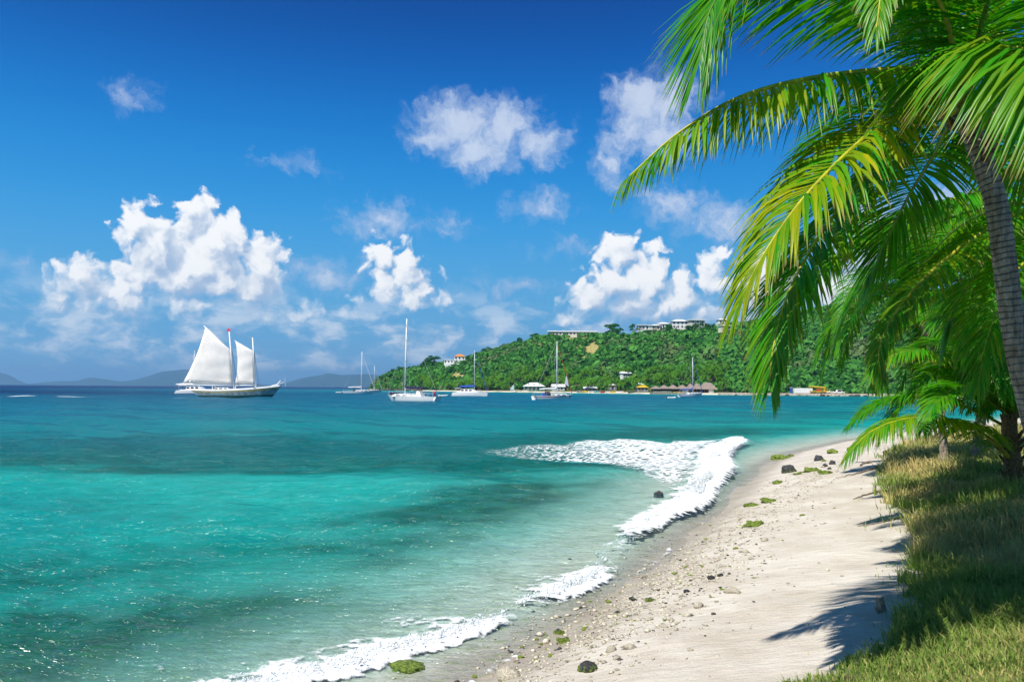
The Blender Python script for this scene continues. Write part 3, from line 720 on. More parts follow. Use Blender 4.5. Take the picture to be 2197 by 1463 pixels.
fr((2166, 890, D), (2150, 800, D - 1.1), (2140, 740, D - 2.0), (2150, 760, D - 2.9), (2160, 840, D - 3.4), yel=.05, droop=1.3, rib=RIB_G)
fr((2166, 895, D), (2110, 850, D - 1.0), (2060, 830, D - 1.8), (2010, 860, D - 2.4), (1985, 910, D - 2.7), yel=.06, droop=1.3, rib=RIB_G)
fr((2166, 895, D), (2120, 820, D + 1.0), (2080, 780, D + 1.9), (2030, 790, D + 2.6), yel=.05, droop=1.3, rib=RIB_G)
for k in range(15):
    frond(pal3, arc(c3 + np.array(pal3.location), rg.uniform(-3.14, 3.14), math.radians(rg.uniform(35, 78)), rg.uniform(2.8, 3.5), rg.uniform(.12, .2)), rg, n=52, length=.80, width=.052, droop=1.1, yel=.05, rib=RIB_G, r=.024)

# two palms standing back along the bay
def whole_palm(bx, by, crown, nf, L, label, seed, group='coconut palms on the grass bank', n=44, el=(-25, 75), st=3, r0=.15):
    rg = np.random.default_rng(seed); z = ground_z(bx, by)
    p = empty('palm_tree', (bx, by, z - .05), 0, label, 'palm tree', group)
    crown = np.array(crown); mid = np.array([bx, by, z]) * .45 + crown * .55 + [.2, 0, -.2]
    trunk(p, [(bx, by, z - .2), mid, crown], r0, r0 * .75, 40, 60)
    for k in range(nf):
        frond(p, arc(crown, k * 2.399 + rg.normal(0, .2), math.radians(rg.uniform(*el)), L * rg.uniform(.85, 1.1), rg.uniform(.12, .2)), rg, n=n, length=.8, droop=rg.uniform(.9, 1.6), yel=.06, rib=RIB_G, r=.026, st=st, width=.060)
    return p
b4 = on(2028, 985, 1.15); c4 = at(1965, 628, b4[1])
whole_palm(b4[0], b4[1], c4, 26, 4.0, 'coconut palm standing back along the bay with an upright spiky crown', 21, r0=.105)
b5 = on(2090, 982, 1.2); c5 = at(2105, 600, b5[1] + .5)
whole_palm(b5[0], b5[1], c5, 30, 4.3, 'coconut palm with a pale trunk foot in the turf behind the young palm', 22, r0=.125)

# ------------------------------------------------------------------ mesh builder
class MB:
    def __init__(s): s.V = []; s.F = []
    def add(s, V, F):
        o = len(s.V); s.V += [tuple(map(float, v)) for v in V]; s.F += [tuple(int(i) + o for i in f) for f in F]; return s
    def box(s, x0, x1, y0, y1, z0, z1):
        V = [(x0, y0, z0), (x1, y0, z0), (x1, y1, z0), (x0, y1, z0), (x0, y0, z1), (x1, y0, z1), (x1, y1, z1), (x0, y1, z1)]
        return s.add(V, [(0, 3, 2, 1), (4, 5, 6, 7), (0, 1, 5, 4), (1, 2, 6, 5), (2, 3, 7, 6), (3, 0, 4, 7)])
    def taper(s, x0, x1, y0, y1, z0, z1, ix, iy, ix2=None):
        ix2 = ix if ix2 is None else ix2
        V = [(x0, y0, z0), (x1, y0, z0), (x1, y1, z0), (x0, y1, z0), (x0 + ix, y0 + iy, z1), (x1 - ix2, y0 + iy, z1), (x1 - ix2, y1 - iy, z1), (x0 + ix, y1 - iy, z1)]
        return s.add(V, [(0, 3, 2, 1), (4, 5, 6, 7), (0, 1, 5, 4), (1, 2, 6, 5), (2, 3, 7, 6), (3, 0, 4, 7)])
    def tube(s, P, r, n=8):
        V, F = tube_np(np.array(P, float), r, n, False); o = len(V)
        s.add(V, F); k = len(s.V) - o
        s.F.append(tuple(k + i for i in range(n))[::-1]); s.F.append(tuple(k + o - n + i for i in range(n))); return s
    def sheet(s, V, F, th, axis=1):
        V = np.array(V, float); A = V.copy(); B = V.copy(); A[:, axis] -= th / 2; B[:, axis] += th / 2; n = len(V)
        s.add(np.vstack([A, B]), list(F) + [tuple(i + n for i in f[::-1]) for f in F])
        from collections import Counter
        ed = {}
        for f in F:
            for a, b in zip(f, f[1:] + f[:1]):
                if (b, a) in ed: ed.pop((b, a))
                else: ed[(a, b)] = 1
        o = len(s.V) - 2 * n
        for a, b in ed: s.F.append((o + b, o + a, o + a + n, o + b + n))
        return s
    def build(s, name, mat, parent=None, smooth=False, loc=None, rz=None):
        me = bpy.data.meshes.new(name); me.from_pydata(s.V, [], s.F); me.update()
        if smooth: me.polygons.foreach_set('use_smooth', [True] * len(me.polygons))
        o = link(name, me, mat, parent)
        if loc is not None: o.location = loc
        if rz is not None: o.rotation_euler = (0, 0, rz)
        return o

WHITE = simple('white_paint', (0.80, 0.80, 0.78), .35, .04, 3)
CREAM = simple('cream_wall', (0.70, 0.66, 0.55), .7, .08, 2)
GLASS = simple('dark_glass', (0.03, 0.04, 0.05), .12, .1, 2)
NAVY = simple('navy_canvas', (0.015, 0.02, 0.06), .8, .2, 3)
BLUE = simple('blue_canvas', (0.02, 0.08, 0.42), .8, .15, 3)
RED = simple('red_sailcloth', (0.48, 0.06, 0.03), .75, .12, 3)
ALU = simple('mast_alloy', (0.62, 0.66, 0.70), .35, .05, 3, metal=.2)
STEEL = simple('rigging_wire', (0.45, 0.48, 0.50), .4, .05, 3)
TEAK = simple('teak_deck', (0.34, 0.24, 0.14), .7, .12, 5)
SAIL = simple('cream_sailcloth', (0.88, 0.82, 0.75), .85, .03, .5, .1, 1.2)
HULLGREY = simple('worn_blue_grey_hull', (0.28, 0.36, 0.38), .55, .22, 1.1)
GREENB = simple('green_boot_top', (0.02, 0.10, 0.08), .5, .1, 2)
YEL = simple('yellow_paint', (0.62, 0.42, 0.02), .5, .1, 2)
PINK = simple('red_pennant', (0.70, 0.04, 0.08), .8, .05, 2)
ORANGE = simple('orange_tile', (0.62, 0.24, 0.05), .8, .18, 4)
THATCH = simple('grey_thatch', (0.30, 0.24, 0.20), .95, .25, 2.5, .8, 12)
WOOD = simple('weathered_wood', (0.26, 0.20, 0.15), .9, .25, 4, .5, 20)
STONE = simple('quay_stone', (0.34, 0.30, 0.24), .9, .25, 1.2, .6, 6)
GREENP = simple('green_painted_boards', (0.06, 0.22, 0.16), .7, .1, 2)
WROOF = simple('white_sheet_roof', (0.74, 0.75, 0.74), .5, .06, 2)
GREYP = simple('grey_paint', (0.35, 0.36, 0.36), .6, .1, 2)
DARK = simple('dark_rubber', (0.03, 0.03, 0.03), .8, .1, 4)
TURQ = simple('turquoise_paint', (0.10, 0.40, 0.45), .5, .1, 2)

# ------------------------------------------------------------------ distant islands
def island(pts, D, thick, label, seed):
    """pts: photo outline of the ridge; a real ridge that falls away to both sides"""
    xs = np.linspace(pts[0][0], pts[-1][0], 160); ys = np.interp(xs, [p[0] for p in pts], [p[1] for p in pts])
    V = []; nv = 15
    for x, y in zip(xs, ys):
        d = D * (1 + .05 * math.sin(x * .01 + seed))
        top = at(x, y, d); h = max(top[2], 1)
        for j in range(nv):
            w = (j / (nv - 1)) * 2 - 1
            prof = (1 - abs(w)) ** 1.15
            yy = d + w * thick; zz = h * prof * (1 + (.3 * (fbm(np.array([x * .04 + seed]), np.array([w * 3.]), 4, seed)[0] - .5)) * (1 - prof) * 2) - 3
            V.append((top[0] * yy / d, yy, zz))
    me = mesh_np('island', V, grid_faces(len(xs), nv), True)
    o = link('island', me, HILLM); tag(o, label, None, None, 'structure'); return o
m, t = material('island_scrub')
g_ = t.node('ShaderNodeNewGeometry').outputs['Position']
t.l.new(t.node('ShaderNodeBsdfDiffuse', ins={'Color': t.mix(t.ss(t.noise(g_, .004, 5, .6), .35, .65), (0.010, 0.040, 0.035), (0.03, 0.065, 0.04))}).outputs[0], t.out.inputs[0]); HILLM = m
island([(-700, 800), (-300, 780), (-120, 790), (0, 799), (18, 803), (45, 818), (62, 823), (85, 820), (130, 817), (165, 817), (180, 812), (195, 809), (215, 812), (240, 815), (262, 818), (285, 815), (320, 806), (345, 797), (370, 795), (395, 792), (430, 796), (500, 812), (560, 824), (600, 827)], 14500, 1200, 'long low island chain hazy on the horizon behind the schooner', 1)
island([(560, 829), (610, 822), (650, 810), (690, 804), (704, 800), (730, 804), (790, 802), (830, 806), (900, 815), (960, 828)], 13000, 1200, 'single peaked island hazy on the horizon beyond the moored yachts', 2)

# ------------------------------------------------------------------ headland
RIDGE_PX = [(790, 836), (803, 828), (815, 812), (840, 803), (880, 796), (920, 785), (950, 781), (1000, 774), (1040, 762), (1100, 746), (1150, 734), (1190, 727), (1290, 726), (1400, 722), (1500, 718), (1570, 708), (1640, 694), (1720, 682), (1800, 664), (1900, 650), (2050, 640), (2300, 640)]
RW = [(790, 30), (830, 60), (900, 100), (1000, 140), (1150, 190), (1300, 210), (1500, 190), (1700, 150), (2300, 150)]
def ridge_h(u):
    y = np.interp(u, [p[0] for p in RIDGE_PX], [p[1] for p in RIDGE_PX]); w = np.interp(u, [p[0] for p in RW], [p[1] for p in RW]); D = far_D(u) + w
    hor = 831.9 + (u - IMG_W / 2) * math.tan(ROLL)
    return np.maximum(CAM_H + (hor - y) / FPX * D, .4), w
FLAT = [(790, 3), (900, 12), (1000, 16), (1100, 30), (1300, 34), (1550, 30), (1620, 14), (2300, 12)]
def hill_z(u, s):
    h, w = ridge_h(u); fl = np.interp(u, [p[0] for p in FLAT], [p[1] for p in FLAT])
    b = np.clip((s - fl) / np.maximum(w - fl, 4), 0, None)
    rise = np.where(b < 1, np.sin(np.clip(b, 0, 1) * np.pi / 2) ** 1.12, 1 - .10 * (b - 1))
    x, y = (u - IMG_W / 2) / FPX * (far_D(u) + s), far_D(u) + s
    z = .35 + np.clip(s, -6, fl) * .05 + np.maximum(h - 1.2, 0) * rise
    z = z + (fbm(x * .03, y * .03, 4, 55) - .5) * 5.0 * np.clip(b * 3, 0, 1) * np.clip(1.4 - b, .3, 1) * np.clip(h / 20, 0, 1)
    return np.where(s < 0, .35 + s * .16, z)
def hill_pt(u, s):
    D = far_D(u) + s
    return np.array([(u - IMG_W / 2) / FPX * D, D, float(hill_z(np.array([u], float), np.array([s], float))[0])])
def screen(P):
    d = np.asarray(P) - CAM; y = d @ _f0; return IMG_W / 2 + FPX * (d @ CR) / y, IMG_H / 2 - FPX * (d @ CU) / y
CLEAR = [(1268, 748, 40, 24), (1238, 724, 90, 8), (1140, 737, 34, 7), (965, 777, 40, 11), (905, 782, 18, 6), (1405, 735, 8, 12), (1480, 728, 26, 8), (1348, 722, 24, 7), (985, 803, 26, 8)]
def clearing(P):
    sx_, sy_ = screen(P); c = np.zeros(len(sx_))
    for (x, y, a, b) in CLEAR: c = np.maximum(c, np.exp(-(((sx_ - x) / a) ** 2 + ((sy_ - y) / b) ** 2)))
    return c
us = np.linspace(790, 2300, 300); ss = np.concatenate([np.linspace(-14, 40, 30), np.linspace(44, 420, 70)])
U_, S_ = np.meshgrid(us, ss, indexing='ij')
HZ = hill_z(U_.ravel(), S_.ravel()).reshape(U_.shape); HD = far_D(U_) + S_
HV = np.stack([(U_ - IMG_W / 2) / FPX * HD, HD, HZ], -1).reshape(-1, 3)
me = mesh_np('headland', HV, grid_faces(*U_.shape)[:, ::-1], True)
fattr(me, 'dry', clearing(HV)); fattr(me, 'shore', np.clip(S_.ravel(), -20, 400)); fattr(me, 'col', U_.ravel())
m, t = material('headland_soil')
g_ = t.node('ShaderNodeNewGeometry').outputs['Position']
n_ = t.noise(g_, .09, 6, .65); n2_ = t.noise(g_, .5, 4, .6)
cc = t.mix(t.ss(n_, .35, .65), (0.035, 0.085, 0.02), (0.13, 0.13, 0.05))
cc = t.mix(t.m('MULTIPLY', t.ss(t.attr('dry'), .15, .5), t.ss(n2_, .25, .55)), cc, (0.36, 0.31, 0.12))
sandf = t.m('MULTIPLY', t.ss(t.attr('shore'), 9.0, 6.0), t.ss(t.attr('col'), 1570, 1540))
cc = t.mix(sandf, cc, (0.66, 0.58, 0.46))
cc = t.mix(t.m('MULTIPLY', t.ss(t.attr('shore'), 9.0, 7.0), t.ss(t.attr('col'), 1540, 1570)), cc, (0.34, 0.30, 0.22))
cc = t.mix(t.m('MULTIPLY', t.ss(t.attr('col'), 905, 880), t.ss(t.attr('shore'), 7, 4)), cc, (0.05, 0.045, 0.04))
t.l.new(t.node('ShaderNodeBsdfDiffuse', ins={'Color': cc}).outputs[0], t.out.inputs[0])
hl = link('headland', me, m); tag(hl, 'green scrub covered headland rising behind the far beach', None, None, 'structure')

# ---- scrub and woodland on the slope: one mass
def leaf_material(name, dark, light, alt):
    m, t = material(name)
    tn = t.attr('tint'); g_ = t.node('ShaderNodeNewGeometry').outputs['Position']
    c = t.mix(tn, dark, light); c = t.mix(t.ss(t.noise(g_, .05, 4, .6), .52, .68, 0, .8), c, alt)
    pb = t.node('ShaderNodeBsdfDiffuse', ins={'Color': c}); tl = t.node('ShaderNodeBsdfTranslucent', ins={'Color': c})
    mx = t.node('ShaderNodeMixShader', ins={0: .25}); t.l.new(pb.outputs[0], mx.inputs[1]); t.l.new(tl.outputs[0], mx.inputs[2]); t.l.new(mx.outputs[0], t.out.inputs[0]); return m
SCRUB = leaf_material('scrub_leaves', (0.022, 0.120, 0.022), (0.105, 0.330, 0.055), (0.165, 0.225, 0.090))
DKLEAF = leaf_material('dark_tree_leaves', (0.012, 0.075, 0.018), (0.045, 0.180, 0.035), (0.04, 0.14, 0.03))
def clump_quads(centres, radii, flat, per, size, rg):
    n = len(centres)
    d = unit(rg.normal(size=(n, per, 3))); d[..., 2] = np.abs(d[..., 2]) * 1.0 - .25
    rr = (rg.random((n, per)) ** .35)[..., None]
    P = centres[:, None] + d * rr * radii[:, None, None] * np.array([1, 1, 1.0]) * np.stack([np.ones(n), np.ones(n), flat], -1)[:, None]
    nrm = unit(d + rg.normal(0, .55, (n, per, 3)) + np.array([0, 0, .35]))
    a = unit(np.cross(nrm, rg.normal(size=(n, per, 3)))); b = np.cross(nrm, a)
    h = (size * radii[:, None] * (.6 + .8 * rg.random((n, per))))[..., None]
    V = np.stack([P - a * h, P - b * h * .8, P + a * h, P + b * h * .8], 2).reshape(-1, 3)
    F = np.arange(n * per * 4).reshape(-1, 4)
    tint = np.repeat(np.clip(.55 + rg.normal(0, .25, n * per), 0, 1), 4)
    return V, F, tint
rg = np.random.default_rng(31)
N = 9000
u_ = rg.uniform(800, 2080, N * 2); b_ = rg.random(N * 2) ** 1.0
hh, ww = ridge_h(u_); fl = np.interp(u_, [p[0] for p in FLAT], [p[1] for p in FLAT])
s_ = fl - 2 + b_ * (ww * 1.08 - fl + 4)
keep = rg.random(N * 2) < np.clip((ww - fl) / 170, .15, 1)
u_, s_ = u_[keep], s_[keep]
D_ = far_D(u_) + s_; Pz = hill_z(u_, s_)
PP = np.stack([(u_ - IMG_W / 2) / FPX * D_, D_, Pz], -1)
cl = clearing(PP + [0, 0, 1.0]); keep = (rg.random(len(PP)) > cl * 1.05) & ~((s_ < np.interp(u_, [p[0] for p in FLAT], [p[1] for p in FLAT]) + 26) & (u_ > 1040) & (u_ < 1560) & (rg.random(len(PP)) < .72))
PP = PP[keep]; rad = rg.gamma(6, .40, len(PP)); rad = np.clip(rad, 1.1, 4.6)
V, F, ti = clump_quads(PP + np.stack([0 * rad, 0 * rad, rad * .35], -1), rad, rg.uniform(.65, 1.0, len(PP)), 27, .42, rg)
ti = np.clip(ti + np.repeat(rg.normal(0, .22, len(PP)), 27 * 4), 0, 1)
me = mesh_np('hillside_scrub', V, F); fattr(me, 'tint', ti)
o = link('hillside_scrub', me, SCRUB); tag(o, 'dense green scrub and low trees covering the headland slope', 'scrub', None, 'stuff')

# ---- single trees that stand out
def crown_mesh(name, rg, r, h, per=420, size=.16, lobes=7, flat=.75):
    c = np.array([[rg.normal(0, r * .42), rg.normal(0, r * .42), h + rg.normal(0, r * .28 * flat)] for _ in range(lobes)]); rad = rg.uniform(.42, .66, lobes) * r
    V, F, ti = clump_quads(c, rad, np.full(lobes, flat), per // lobes * 2, size, rg)
    me = mesh_np(name, V, F); fattr(me, 'tint', ti); return me
def broad_tree(u, s, r, h, label, seed, flat=.75, conic=False, mat=None):
    rg = np.random.default_rng(seed); p = hill_pt(u, s)
    o = empty('tree', p, 0, label, 'tree', 'lone trees on the headland')
    mb = MB(); mb.tube([(0, 0, -.5), (.15, 0, h * .45), (0, .1, h)], np.array([.35, .26, .12]) * max(1, r / 3), 7)
    for a in range(3): mb.tube([(.1, 0, h * .5), (math.cos(a * 2.1) * r * .35, math.sin(a * 2.1) * r * .35, h * .9)], np.array([.16, .06]), 5)
    mb.build('trunk', WOOD, o)
    if conic:
        c = np.array([[0, 0, z] for z in np.linspace(r * .5, h, 8)]); rad = np.linspace(r, r * .22, 8)
        V, F, ti = clump_quads(c, rad, np.full(8, .6), 90, .16, rg); me = mesh_np('crown', V, F); fattr(me, 'tint', ti)
    else: me = crown_mesh('crown', rg, r, h, flat=flat)
    link('crown', me, mat or DKLEAF, o)
for k, (u, s, r, h, lb, fl_, co) in enumerate([
        (917, 82, 6.5, 9, 'dark conical tree beside the grassy clearing of the low headland', .8, True),
        (933, 104, 5, 5, 'rounded dark tree on the skyline above the grassy clearing', .8, False),
        (862, 66, 4.5, 4, 'low dark tree on the skyline near the tip of the headland', .7, False),
        (1042, 152, 4.5, 6, 'small rounded tree standing clear on the rising ridge', .8, False),
        (1146, 186, 5, 5.5, 'flat topped tree beside the bare earth on the ridge', .5, False),
        (1115, 176, 5, 4, 'bushy dark tree on the ridge below the bare earth', .7, False),
        (1314, 205, 7.5, 10, 'big umbrella shaped tree on the ridge beside the long flat building', .45, False),
        (1320, 190, 5.5, 5, 'dark round tree under the umbrella shaped tree on the ridge', .9, False),
        (1362, 185, 4, 7, 'thin dark tree between the ridge villas and the umbrella tree', .9, False),
        (1395, 176, 4.5, 3, 'dark bushy tree directly below the ridge villas', .8, False),
        (1435, 178, 5.5, 5, 'dark tree in front of the middle ridge villa', .8, False),
        (1465, 205, 6, 7, 'dark tree rising behind the ridge villas', .6, False),
        (1492, 165, 6.5, 4, 'wide dark tree below the yellowish end villa', .6, False),
        (1512, 185, 4.5, 6, 'dark tree at the end of the row of ridge villas', .9, False)]):
    broad_tree(u, s, r, h, lb, 100 + k, fl_, co)

# ---- coconut grove along the far beach
FARLEAF = leaf_material('far_palm_leaves', (0.035, 0.15, 0.015), (0.17, 0.40, 0.03), (0.09, 0.27, 0.03))
def far_palm_meshes(seed):
    rg = np.random.default_rng(seed); Vs, Fs, ts, o_ = [], [], [], 0
    for k in range(15):
        P, L = catmull(arc((0, 0, 0), k * 2.399 + rg.normal(0, .2), math.radians(rg.uniform(-15, 70)), rg.uniform(3.0, 3.9), rg.uniform(.14, .22)), 12)
        V, F, rnd, al, yl = leaflets(P, rg, 13, 1.1, .22, droop=1.1, st=2, t0=.1); Vs.append(V); Fs.append(F + o_); ts.append(np.clip(rnd * .6 + .2 + rg.normal(0, .15), 0, 1)); o_ += len(V)
    cm = mesh_np('crown', np.vstack(Vs), np.vstack(Fs)); fattr(cm, 'tint', np.concatenate(ts)); cm.materials.append(FARLEAF)
    V, F = tube_np(np.array([(0, 0, 0), (.25, .1, -3.2), (.1, 0, -6.5)]), np.array([.13, .15, .2]), 6); tm = mesh_np('trunk', V, F, True); tm.materials.append(WOOD)
    return cm, tm
variants = [far_palm_meshes(s) for s in (41, 42, 43, 44)]
rg = np.random.default_rng(51)
GROVE = 'coconut palms of the grove behind the far beach'
for k in range(190):
    u = rg.uniform(900, 1560); s = rg.uniform(10, 62) if u > 1050 else rg.uniform(7, 34)
    if 1385 < u < 1550 and s < 34: s += 26
    if 1110 < u < 1215 and s < 30: s += 26
    p = hill_pt(u, s); h = rg.uniform(4.0, 7.6) * (1 if u > 1050 else .8); sc = rg.uniform(.95, 1.35)
    o = empty('palm_tree', p, rg.uniform(0, 6.28), 'coconut palm in the grove behind the far beach', 'palm tree', GROVE)
    cm, tm = variants[k % 4]
    c = link('crown', cm, None, o); c.location = (0, 0, h); c.scale = (sc,) * 3
    tr_ = link('trunk', tm, None, o); tr_.location = (0, 0, h); tr_.scale = (1, 1, h / 6.0)

# ------------------------------------------------------------------ buildings on the far shore and ridge
def house(name, u, s, w, d, h, roofm, wallm, label, cat='house', group=None, roof='hip', rz=0, rh=1.6, oh=.6, nwin=3, door=True, zoff=0, storeys=1, winm=None):
    p = hill_pt(u, s) + np.array([0, 0, zoff])
    o = empty(name, p, rz, label, cat, group)
    wb = MB().box(-w / 2, w / 2, -d / 2, d / 2, -1.5, h).build('wall', wallm, o)
    for k in range(storeys):
        z0 = h * (k + .32) / storeys; z1 = h * (k + .80) / storeys
        for i in range(nwin):
            x = -w / 2 + w * (i + .5) / nwin; ww = min(1.3, w / nwin * .5)
            win = MB().box(x - ww / 2, x + ww / 2, -d / 2 - .05, -d / 2 + .05, z0, z1).build('window', winm or GLASS, o)
            MB().box(x - ww / 2 - .08, x + ww / 2 + .08, -d / 2 - .16, -d / 2 + .02, z0 - .12, z0 - .01).build('sill', WHITE, win)
    if door: MB().box(w * .5 / nwin - .45 - w / 2 + w / nwin * .5, w * .5 / nwin + .45 - w / 2 + w / nwin * .5, -d / 2 - .08, -d / 2 + .03, 0, h / storeys * .7).build('door', WOOD, o)
    X, Yd = w / 2 + oh, d / 2 + oh
    if roof == 'hip':
        rl = max(w / 2 - d / 2, .3) if w > d else .3
        MB().add([(-X, -Yd, h), (X, -Yd, h), (X, Yd, h), (-X, Yd, h), (-rl, 0, h + rh), (rl, 0, h + rh), (-X, -Yd, h - .12), (X, -Yd, h - .12), (X, Yd, h - .12), (-X, Yd, h - .12)],
                 [(0, 1, 5, 4), (1, 2, 5), (2, 3, 4, 5), (3, 0, 4), (6, 9, 8, 7), (0, 6, 7, 1), (1, 7, 8, 2), (2, 8, 9, 3), (3, 9, 6, 0)]).build('roof', roofm, o)
    elif roof == 'flat': MB().box(-X, X, -Yd, Yd, h, h + rh).build('roof', roofm, o)
    elif roof == 'gable':
        MB().add([(-X, -Yd, h), (X, -Yd, h), (X, Yd, h), (-X, Yd, h), (-X, 0, h + rh), (X, 0, h + rh), (-X, -Yd, h - .15), (X, -Yd, h - .15), (X, Yd, h - .15), (-X, Yd, h - .15)],
                 [(0, 1, 5, 4), (2, 3, 4, 5), (0, 4, 3), (1, 2, 5), (6, 9, 8, 7), (0, 6, 7, 1), (1, 7, 8, 2), (2, 8, 9, 3), (3, 9, 6, 0)]).build('roof', roofm, o)
    return o
def mpp(u, s): return (far_D(u) + s) / FPX

# white villa with the orange roof
v = house('villa', 987, 92, 9.5, 7, 6.4, ORANGE, WHITE, 'white two storey villa with orange tiled roof above a white terrace', roof='hip', rh=2.2, storeys=2, nwin=3, zoff=1.0)
MB().box(-13.5, -4.85, -4.5, 2.5, -1.5, 3.2).build('wing', WHITE, v)
MB().box(-14.2, -4.9, -5.0, 3, 3.2, 3.5).build('wing_roof', WROOF, v)
for x in (-12.2, -9.5, -6.8): MB().box(x - .7, x + .7, -4.6, -4.45, .8, 2.4).build('window', GLASS, v)
tz = MB().box(-12, 8, -10.5, -3.6, -3.2, 0).build('terrace', WHITE, v)
for k in range(11): MB().box(-11.9 + k * 1.96, -11.7 + k * 1.96, -10.45, -10.25, .0, .95).build('post', WHITE, tz)
MB().box(-12, 8, -10.48, -10.22, .95, 1.1).build('rail', WHITE, tz)
# long flat building on the ridge
lb = house('long_building', 1228, 204, 44, 8, 3.6, WROOF, CREAM, 'long low cream building with a white flat roof on the ridge crest', 'building', None, 'gable', 0, .9, .9, 14, True, 2.0)
for k in range(5): MB().box(-16 + k * 8, -15.2 + k * 8, -.5, .5, 4.3, 5.6).build('roof_vent', GREYP, lb)
VG = 'pale villas in a row on the ridge'
house('villa', 1380, 190, 9, 7, 4.2, WROOF, WHITE, 'white ridge villa with a wide flat roof, first after the umbrella tree', 'house', VG, 'flat', 0, .5, 1.0, 3, zoff=4.8)
house('villa', 1405, 184, 7.5, 6, 3.8, WROOF, CREAM, 'small cream ridge villa set a little lower than its neighbours', 'house', VG, 'hip', .2, 1.2, .7, 2, zoff=4.2)
house('villa', 1424, 190, 10, 7, 4.6, WROOF, WHITE, 'white ridge villa half hidden by a dark tree', 'house', VG, 'hip', -.15, 1.5, .8, 3, zoff=4.6)
house('villa', 1458, 188, 13, 8, 6.0, WROOF, WHITE, 'largest white ridge villa with two rows of windows', 'house', VG, 'hip', 0, 1.8, .9, 4, zoff=4.4, storeys=2)
house('villa', 1494, 182, 11.5, 8, 5.4, WROOF, CREAM, 'yellowish cream ridge villa at the end of the row', 'house', VG, 'flat', .12, .6, 1.0, 3, zoff=4.8, storeys=2)
house('villa', 1551, 178, 8, 6, 3.6, WROOF, WHITE, 'white villa glimpsed between palm leaflets on the ridge', 'house', VG, 'hip', 0, 1.3, .7, 2, zoff=4.6)
house('villa', 1556, 128, 7, 6, 3.4, WROOF, CREAM, 'cream villa on the slope behind the palm leaflets', 'house', VG, 'hip', .2, 1.2, .7, 2, zoff=3.8)
house('cottage', 1148, 180, 5, 4, 2.2, ORANGE, CREAM, 'tiny orange roofed cottage beside the bare earth on the ridge', 'cottage', None, 'hip', 0, 1.0, .4, 2, zoff=.8)
# green beach bar with white roof and dormers
bb = house('beach_bar', 1146, 15, 13.5, 8, 3.0, WROOF, GREENP, 'green boarded beach bar with a white roof and dormers', 'building', None, 'hip', 0, 2.6, 1.2, 4, zoff=.2)
for k in range(3):
    x = -3.6 + k * 3.6; z = 3.9
    dm = MB().add([(x - 1.1, -3.2, z), (x + 1.1, -3.2, z), (x, -3.2, z + 1.3), (x - 1.1, 1, z), (x + 1.1, 1, z), (x, 1, z + 1.3)], [(0, 1, 2), (3, 5, 4), (0, 2, 5, 3), (2, 1, 4, 5), (0, 3, 4, 1)]).build('dormer', WROOF, bb)
    MB().box(x - .5, x + .5, -3.28, -3.16, z + .1, z + .6).build('pane', GLASS, dm)
for k in range(6): MB().tube([(-7 + k * 2.8, -4.9, -.5), (-7 + k * 2.8, -4.9, 2.9)], .10, 6).build('post', WHITE, bb)
house('boat_shed', 1198, 22, 8, 6, 2.6, WROOF, WHITE, 'white boat shed beside the green beach bar', 'shed', None, 'gable', .1, 1.8, .7, 2)
HG = 'small huts behind the far beach'
house('hut', 1266, 20, 7.5, 4, 1.8, WROOF, CREAM, 'low hut with a long pale roof behind the coloured skiffs', 'hut', HG, 'gable', 0, 1.0, .8, 3)
house('hut', 1314, 30, 4.5, 4, 3.4, WROOF, GREYP, 'narrow grey hut with a small white cap roof among palms', 'hut', HG, 'hip', 0, 1.0, .6, 1)
house('hut', 1342, 52, 6, 4, 2.6, WROOF, WHITE, 'white hut half buried in the palm grove', 'hut', HG, 'gable', .3, 1.2, .6, 2, zoff=2.2)
house('hut', 1378, 18, 6.5, 5, 2.7, YEL, GREYP, 'grey boarded hut with a yellow roof by the sandy slip', 'hut', HG, 'hip', 0, 1.6, .7, 3)
house('hut', 1372, 30, 4.5, 4, 4.0, WROOF, CREAM, 'cream hut with a white roof behind the yellow roofed hut', 'hut', HG, 'hip', 0, 1.1, .5, 2)
# thatched waterside restaurant: a row of hipped thatch roofs on one deck
rp = hill_pt(1470, 4); k_ = mpp(1470, 4)
rs = empty('thatched_restaurant', (rp[0], rp[1], .2), 0, 'long waterside restaurant under a row of grey thatched roofs', 'restaurant')
MB().box(-19.5, 15, -4.2, 5, -.6, .9).build('deck', STONE, rs)
def thatch(x0, x1, z0, z1, d=4.8, rid=.55):
    c = (x0 + x1) / 2; rl = max((x1 - x0) / 2 - 2.6, .4) * rid / .55
    V = [(x0, -d, z0), (x1, -d, z0), (x1, d, z0), (x0, d, z0), (c - rl, -.2, z1), (c + rl, -.2, z1), (c + rl, .2, z1), (c - rl, .2, z1)]
    return MB().add(V + [(a, b, z - .3) for a, b, z in V[:4]], [(0, 1, 5, 4), (1, 2, 6, 5), (2, 3, 7, 6), (3, 0, 4, 7), (4, 5, 6, 7), (8, 11, 10, 9), (0, 8, 9, 1), (1, 9, 10, 2), (2, 10, 11, 3), (3, 11, 8, 0)]).build('thatch_roof', THATCH, rs)
for (x0, x1, z0, z1) in [(-19.5, -14.6, 3.0, 4.6), (-15.0, -9.4, 3.1, 5.0), (-9.8, -4.4, 3.1, 5.2), (-4.8, 1.2, 3.1, 5.2), (.8, 5.0, 3.1, 5.9), (4.6, 8.6, 3.1, 6.2), (8.2, 17.4, 3.0, 6.6)]: thatch(x0, x1, z0, z1)
for k in range(16): MB().tube([(-19 + k * 2.25, -4.0, .8), (-19 + k * 2.25, -4.0, 3.0)], .13, 6).build('post', WOOD, rs)
MB().box(-18.8, 14.6, 3.2, 3.5, .9, 3.0).build('back_wall', WOOD, rs)
MB().box(-2.4, 1.0, -3.9, -2.0, .9, 2.9).build('bar_panel', CREAM, rs)
